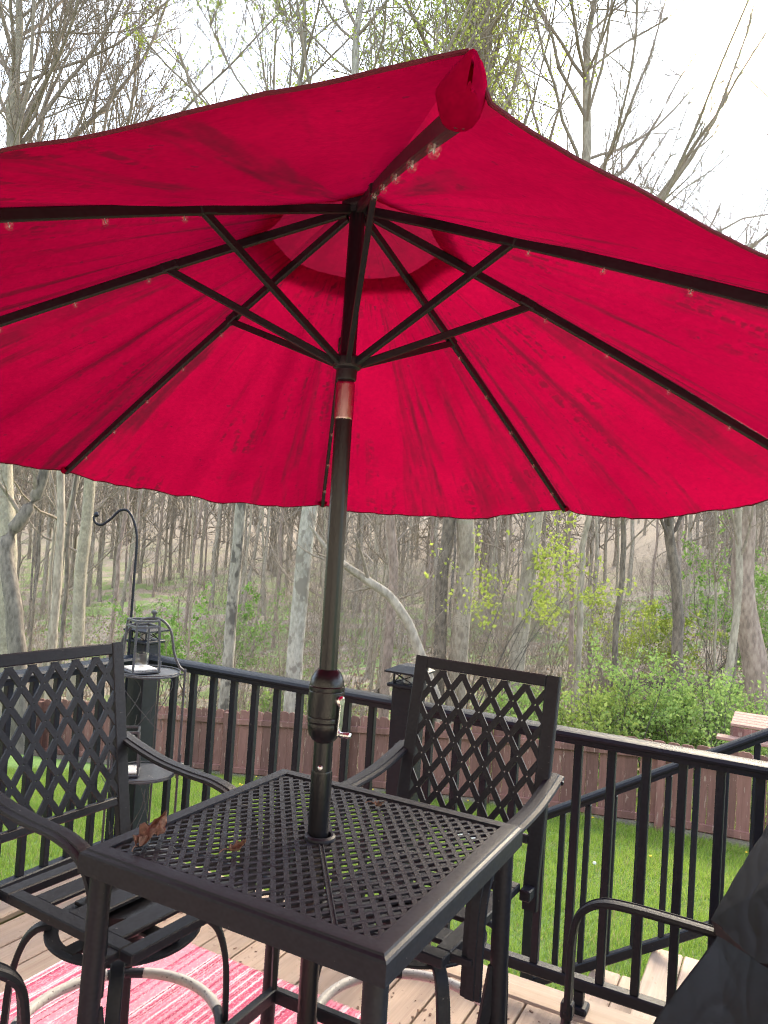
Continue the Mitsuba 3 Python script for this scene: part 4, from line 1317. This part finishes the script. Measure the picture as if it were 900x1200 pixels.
hero('brown_tree', 'narrow brown tree just right of the bowed trunk', straight(-7.34, 14.67, -.011, -.041, 15), [.12, .11, .10, .07, .04, .012], 115, 'bark_red', limbs=14, lo=.4)
hero('young_tree', 'young pale tree behind the left end of the green shrubs', straight(-3.2, 15.74, .023, -.023, 13), [.075, .07, .06, .05, .03, .01], 116, 'bark_grey', limbs=13, lo=.4)
hero('tall_tree', 'tall bare tree in the right corner with its thin crown above the umbrella edge', straight(3.0, 16.8, -.02, -.02, 18.5), [.20, .18, .16, .13, .08, .03], 117, 'bark_grey', limbs=34, lo=.40, ang=44, limb_len=.50, up=.6, sub=9, twig=7, spray=1, minr=.009)

# the wood behind: a few kinds, each copied under its own key
protos = []
rng = np.random.default_rng(77)
for s in range(7):
    H = [13, 16, 15, 18, 12, 16, 14][s]
    lean_ = rng.normal(0, .03, 2)
    r0_ = [.06, .085, .07, .11, .045, .08, .06][s]
    t, c, _ = tree_mesh(200 + s, straight(0, 0, *lean_, H), [r0_, r0_ * .92, r0_ * .8, r0_ * .6, r0_ * .35, r0_ * .1], H, limbs=17, lo=.18, ang=44, limb_len=.34, up=.7, sub=6, twig=6, sides=8, wig=.13, minr=.0075)
    for m in (t, c):
        m.apply_translation([0, 0, 2.7])
    bk = ['bark_grey', 'bark_pale', 'bark_dark', 'bark_grey', 'bark_pale', 'bark_red', 'bark_grey'][s]
    protos.append((mikit.ply(t, bk, smooth=True), mikit.ply(c, 'twig_grey', smooth=True)))
placed = []


def spot(d0, d1, spread=1.25):
    """a free place in the wood, seen from the deck"""
    for _ in range(200):
        dist, a = rng.uniform(d0, d1), rng.uniform(-.62, .60) * spread
        x = EYE[0] + dist * (math.sin(YAW) + a * math.cos(YAW))
        y = EYE[1] + dist * (math.cos(YAW) - a * math.sin(YAW))
        if y > 12.5 and all((x - u) ** 2 + (y - w) ** 2 > .8 for u, w in placed):
            placed.append((x, y))
            return x, y
    return x, y


for k in range(105):
    x, y = spot(*((20, 30) if k < 28 else (28, 50)))
    s = int(rng.integers(7))
    tone = ('grey', 'pale', 'dark', 'thicker grey', 'slender pale', 'reddish', 'short grey')[s]
    key = thing('woodland_tree', f'{tone} barked bare tree standing in the wood beyond the fence', 'tree', f'{tone} bare trees of the wood')
    t, c = protos[s]
    M = T().translate([x, y, float(ground_z(x, y)) - .1]).rotate([0, 0, 1], rng.uniform(0, 360)).rotate([1, 0, 0], rng.normal(0, 2.5)).scale(rng.uniform(.75, 1.15))
    scene[f'{key}__trunk'] = {**t, 'to_world': M}
    scene[f'{key}__crown'] = {**c, 'to_world': M}
# farther back it reads as one mass
for s, nm in ((0, 'far_wood_tree'), (1, 'far_wood_tree_b')):
    H = (14, 17)[s]
    t, c, _ = tree_mesh(230 + s, straight(0, 0, .01, -.01, H), [.12, .11, .09, .07, .05, .02], H, limbs=20, lo=.16, ang=46, limb_len=.36, up=.7, sub=6, twig=5, sides=5, wig=.14, minr=.020)
    t.apply_translation([0, 0, 2.7]), c.apply_translation([0, 0, 2.7])
    scene[nm] = {'type': 'shapegroup', 'trunk': mikit.ply(t, 'bark_grey', smooth=True), 'crown': mikit.ply(c, 'twig_grey', smooth=True)}
labels['far_wood'] = {'label': 'mass of bare grey trees far up the hillside', 'category': 'wood', 'kind': 'stuff'}
for k in range(560):
    dist, a = 44 + 80 * rng.uniform() ** 1.3, rng.uniform(-.8, .72)
    x = EYE[0] + dist * (math.sin(YAW) + a * math.cos(YAW))
    y = EYE[1] + dist * (math.cos(YAW) - a * math.sin(YAW))
    scene[f'far_wood__{k + 1:03d}'] = {'type': 'instance', 'g': {'type': 'ref', 'id': 'far_wood_tree' if k % 2 else 'far_wood_tree_b'},
                                      'to_world': T().translate([x, y, float(ground_z(x, y)) - .2]).rotate([0, 0, 1], rng.uniform(0, 360)).scale(rng.uniform(.8, 1.25))}

# undergrowth: whippy stems and brambles
def thicket(seed, n, H, W):
    r = np.random.default_rng(seed)
    S = np.stack([r.uniform(-W, W, n), r.uniform(-W, W, n), np.full(n, -.1)], 1)
    D = norm(np.stack([r.normal(0, .28, n), r.normal(0, .28, n), np.ones(n)], 1))
    L = H * r.uniform(.4, 1.15, n)
    P, R = grow(r, S, D, L, r.uniform(.006, .018, n), 9, .10, .2)
    a = children(r, P, R, 7, .2, 1, 42, .42, L, .005)
    P2, R2 = grow(r, *a, 6, .16, .3)
    b = children(r, P2, R2, 3, .2, 1, 40, .5, a[2], .004)
    P3, R3 = grow(r, *b, 4, .16, .2)
    vs, fs, o = [], [], 0
    for v, f in (btubes(P, R, 4), btubes(P2, R2, 3), btubes(P3, R3, 3)):
        vs.append(v), fs.append(f + o)
        o += len(v)
    return TM(np.vstack(vs), np.vstack(fs))


for s in range(3):
    scene[f'brush_kind_{s}'] = {'type': 'shapegroup', 'stems': mikit.ply(thicket(300 + s, 26, (3.2, 4.6, 2.2)[s], 1.3), ('twig_grey', 'twig_grey', 'twig_grey')[s], smooth=True)}
labels['underbrush'] = {'label': 'tangle of bare brown underbrush through the wood', 'category': 'underbrush', 'kind': 'stuff'}
for k in range(84):
    x, y = spot(16 + 36 * (k / 84) ** 1.1, 20 + 40 * (k / 84) ** 1.1)
    scene[f'underbrush__{k + 1:03d}'] = {'type': 'instance', 'g': {'type': 'ref', 'id': f'brush_kind_{k % 3}'},
                                        'to_world': T().translate([x, y, float(ground_z(x, y))]).rotate([0, 0, 1], rng.uniform(0, 360)).scale(rng.uniform(.7, 1.3))}

# leaf litter and low green plants on the woodland floor
r = np.random.default_rng(41)
n = 42000
dist, a = 10.2 + 32 * r.uniform(0, 1, n) ** 1.5, r.uniform(-.75, .7, n)
x = EYE[0] + dist * (math.sin(YAW) + a * math.cos(YAW))
y = EYE[1] + dist * (math.cos(YAW) - a * math.sin(YAW))
k = y > 8.7
x, y = x[k], y[k]
c = np.stack([x, y, ground_z(x, y) + r.uniform(0, .05, len(x))], 1)
m, col = leaf_cloud(r, c, .13, ((.20, .13, .09), (.46, .36, .28)))
add('leaf_litter', m, 'm_leaf', smooth=False, color=col, kind='stuff', label='brown fallen leaves covering the woodland floor')
n = 52000
dist, a = 10.2 + 36 * r.uniform(0, 1, n) ** 1.4, r.uniform(-.75, .7, n)
x = EYE[0] + dist * (math.sin(YAW) + a * math.cos(YAW))
y = EYE[1] + dist * (math.cos(YAW) - a * math.sin(YAW))
pat = meshkit.fbm(np.stack([x * .35, y * .35, x * 0 + 1], -1), 3, 22)
k = (y > 8.7) & (pat > .46)
x, y = x[k], y[k]
c = np.stack([x, y, ground_z(x, y) + r.uniform(.02, .22, len(x)) * (pat[k] - .42) * 5], 1)
m, col = leaf_cloud(r, c, .11, ((.15, .22, .055), (.32, .42, .12)))
add('ground_plants', m, 'm_leaf', smooth=False, color=col, kind='stuff', label='low green spring plants on the woodland floor')


def shrub(x, y, w, h, n, seed, label, col=GR, size=.07, stems=26, key='green_shrub', low=.22):
    r = np.random.default_rng(seed)
    z = float(ground_z(x, y))
    S = np.stack([x + r.normal(0, w * .22, stems), y + r.normal(0, w * .18, stems), np.full(stems, z - .1)], 1)
    D = norm(np.stack([r.normal(0, .42, stems), r.normal(0, .42, stems), np.ones(stems)], 1))
    L = h * r.uniform(.6, 1.15, stems)
    P, R = grow(r, S, D, L, r.uniform(.010, .022, stems), 8, .10, .1)
    a = children(r, P, R, 8, .25, 1, 46, .5, L, .004)
    P2, R2 = grow(r, *a, 6, .16, .2)
    b = children(r, P2, R2, 4, .2, 1, 44, .5, a[2], .003)
    P3, R3 = grow(r, *b, 4, .18, .1)
    vs, fs, o = [], [], 0
    for v, f in (btubes(P, R, 5), btubes(P2, R2, 3), btubes(P3, R3, 3)):
        vs.append(v), fs.append(f + o)
        o += len(v)
    k = thing(key, label, 'shrub')
    add(f'{k}__stems', TM(np.vstack(vs), np.vstack(fs)), 'twig_dark', smooth=True)
    pts = np.concatenate([P3.reshape(-1, 3), P2[:, 2:].reshape(-1, 3)])
    pts = pts[pts[:, 2] > z + h * low]
    c = pts[r.integers(0, len(pts), n)] + r.normal(0, .06, (n, 3))
    m, cc = leaf_cloud(r, c, size, col)
    add(f'{k}__foliage', m, 'm_leaf', smooth=False, color=cc, kind='stuff')


shrub(-2.85, 12.4, 1.9, 1.65, 4600, 501, 'green shrub nearest the rear bar chair, left end of the row')
shrub(-1.75, 12.9, 1.9, 1.65, 4800, 502, 'yellowish green shrub second from the left in the row beyond the fence', ((.22, .30, .07), (.40, .50, .15)))
shrub(-.85, 13.1, 1.9, 1.95, 5600, 503, 'tallest green shrub in the row beyond the fence')
shrub(-.05, 13.3, 1.5, 1.65, 4600, 504, 'green shrub at the right end of the row beside the plank steps')
shrub(-17.0, 19.0, 2.2, 3.6, 6500, 505, 'bright green leafing sapling far behind the lantern stand', ((.12, .24, .05), (.24, .40, .10)), .10, 14, 'leafing_sapling')
shrub(-3.6, 24.0, 2.4, 3.6, 4200, 506, 'pale green leafing sapling beyond the shrubs, left of the forked tree', YG, .11, 14, 'leafing_sapling')
shrub(-.6, 24.0, 2.4, 4.2, 4200, 507, 'pale green leafing sapling beyond the shrubs, right of the forked tree', ((.13, .22, .06), (.24, .36, .11)), .11, 14, 'leafing_sapling')
shrub(-5.3, 14.3, 1.2, 6.2, 1700, 509, 'slim sapling with yellow green leaves in front of the two thick trunks', YG, .085, 5, 'leafing_sapling', .50)
shrub(-11.0, 15.5, 1.2, 1.2, 2500, 508, 'small low green bush by the fallen logs', GR, .09, 14, 'low_bush')

# fallen logs
def log(a, b, r_, bk, label, seed):
    k = thing('fallen_log', label, 'log')
    a, b = np.array(a, float), np.array(b, float)
    a[2] += float(ground_z(a[0], a[1]))
    b[2] += float(ground_z(b[0], b[1]))
    p = spline([a, a * .66 + b * .34 + [0, 0, .08], a * .33 + b * .67 - [0, 0, .05], b], 24)
    v, f = btubes(p[None], np.linspace(r_, r_ * .6, 24)[None], 12)
    c = np.repeat(p, 12, 0)
    v = c + (v - c) * (1 + .3 * (meshkit.fbm(v * 4, 3, seed) - .5))[:, None]
    add(f'{k}__stem', TM(v, f), bk, smooth=True)
    rr_ = np.random.default_rng(seed)
    S = children(rr_, p[None], np.full((1, 24), r_), 7, .2, 1, 60, .30, np.array([np.linalg.norm(b - a)]), .01)
    P1, R1 = grow(rr_, *S, 8, .14, .2)
    v, f = btubes(P1, R1, 6)
    add(f'{k}__branch_stubs', TM(v, f), bk, smooth=True)


log((-12.6, 17.0, .15), (-8.2, 16.2, .25), .17, 'bark_grey', 'grey fallen log lying level behind the blotched tree', 61)
log((-13.5, 20.5, .2), (-9.5, 18.5, .9), .15, 'bark_dark', 'dark fallen log tilted up against the rising ground', 62)
log((-10.4, 15.6, .05), (-9.0, 17.2, 1.2), .11, 'bark_pale', 'pale branch leaning up between the blotched tree and the white tree', 63)
log((-4.6, 25.0, .2), (.6, 24.0, .3), .20, 'bark_dark', 'dark fallen log far behind the green shrubs', 64)
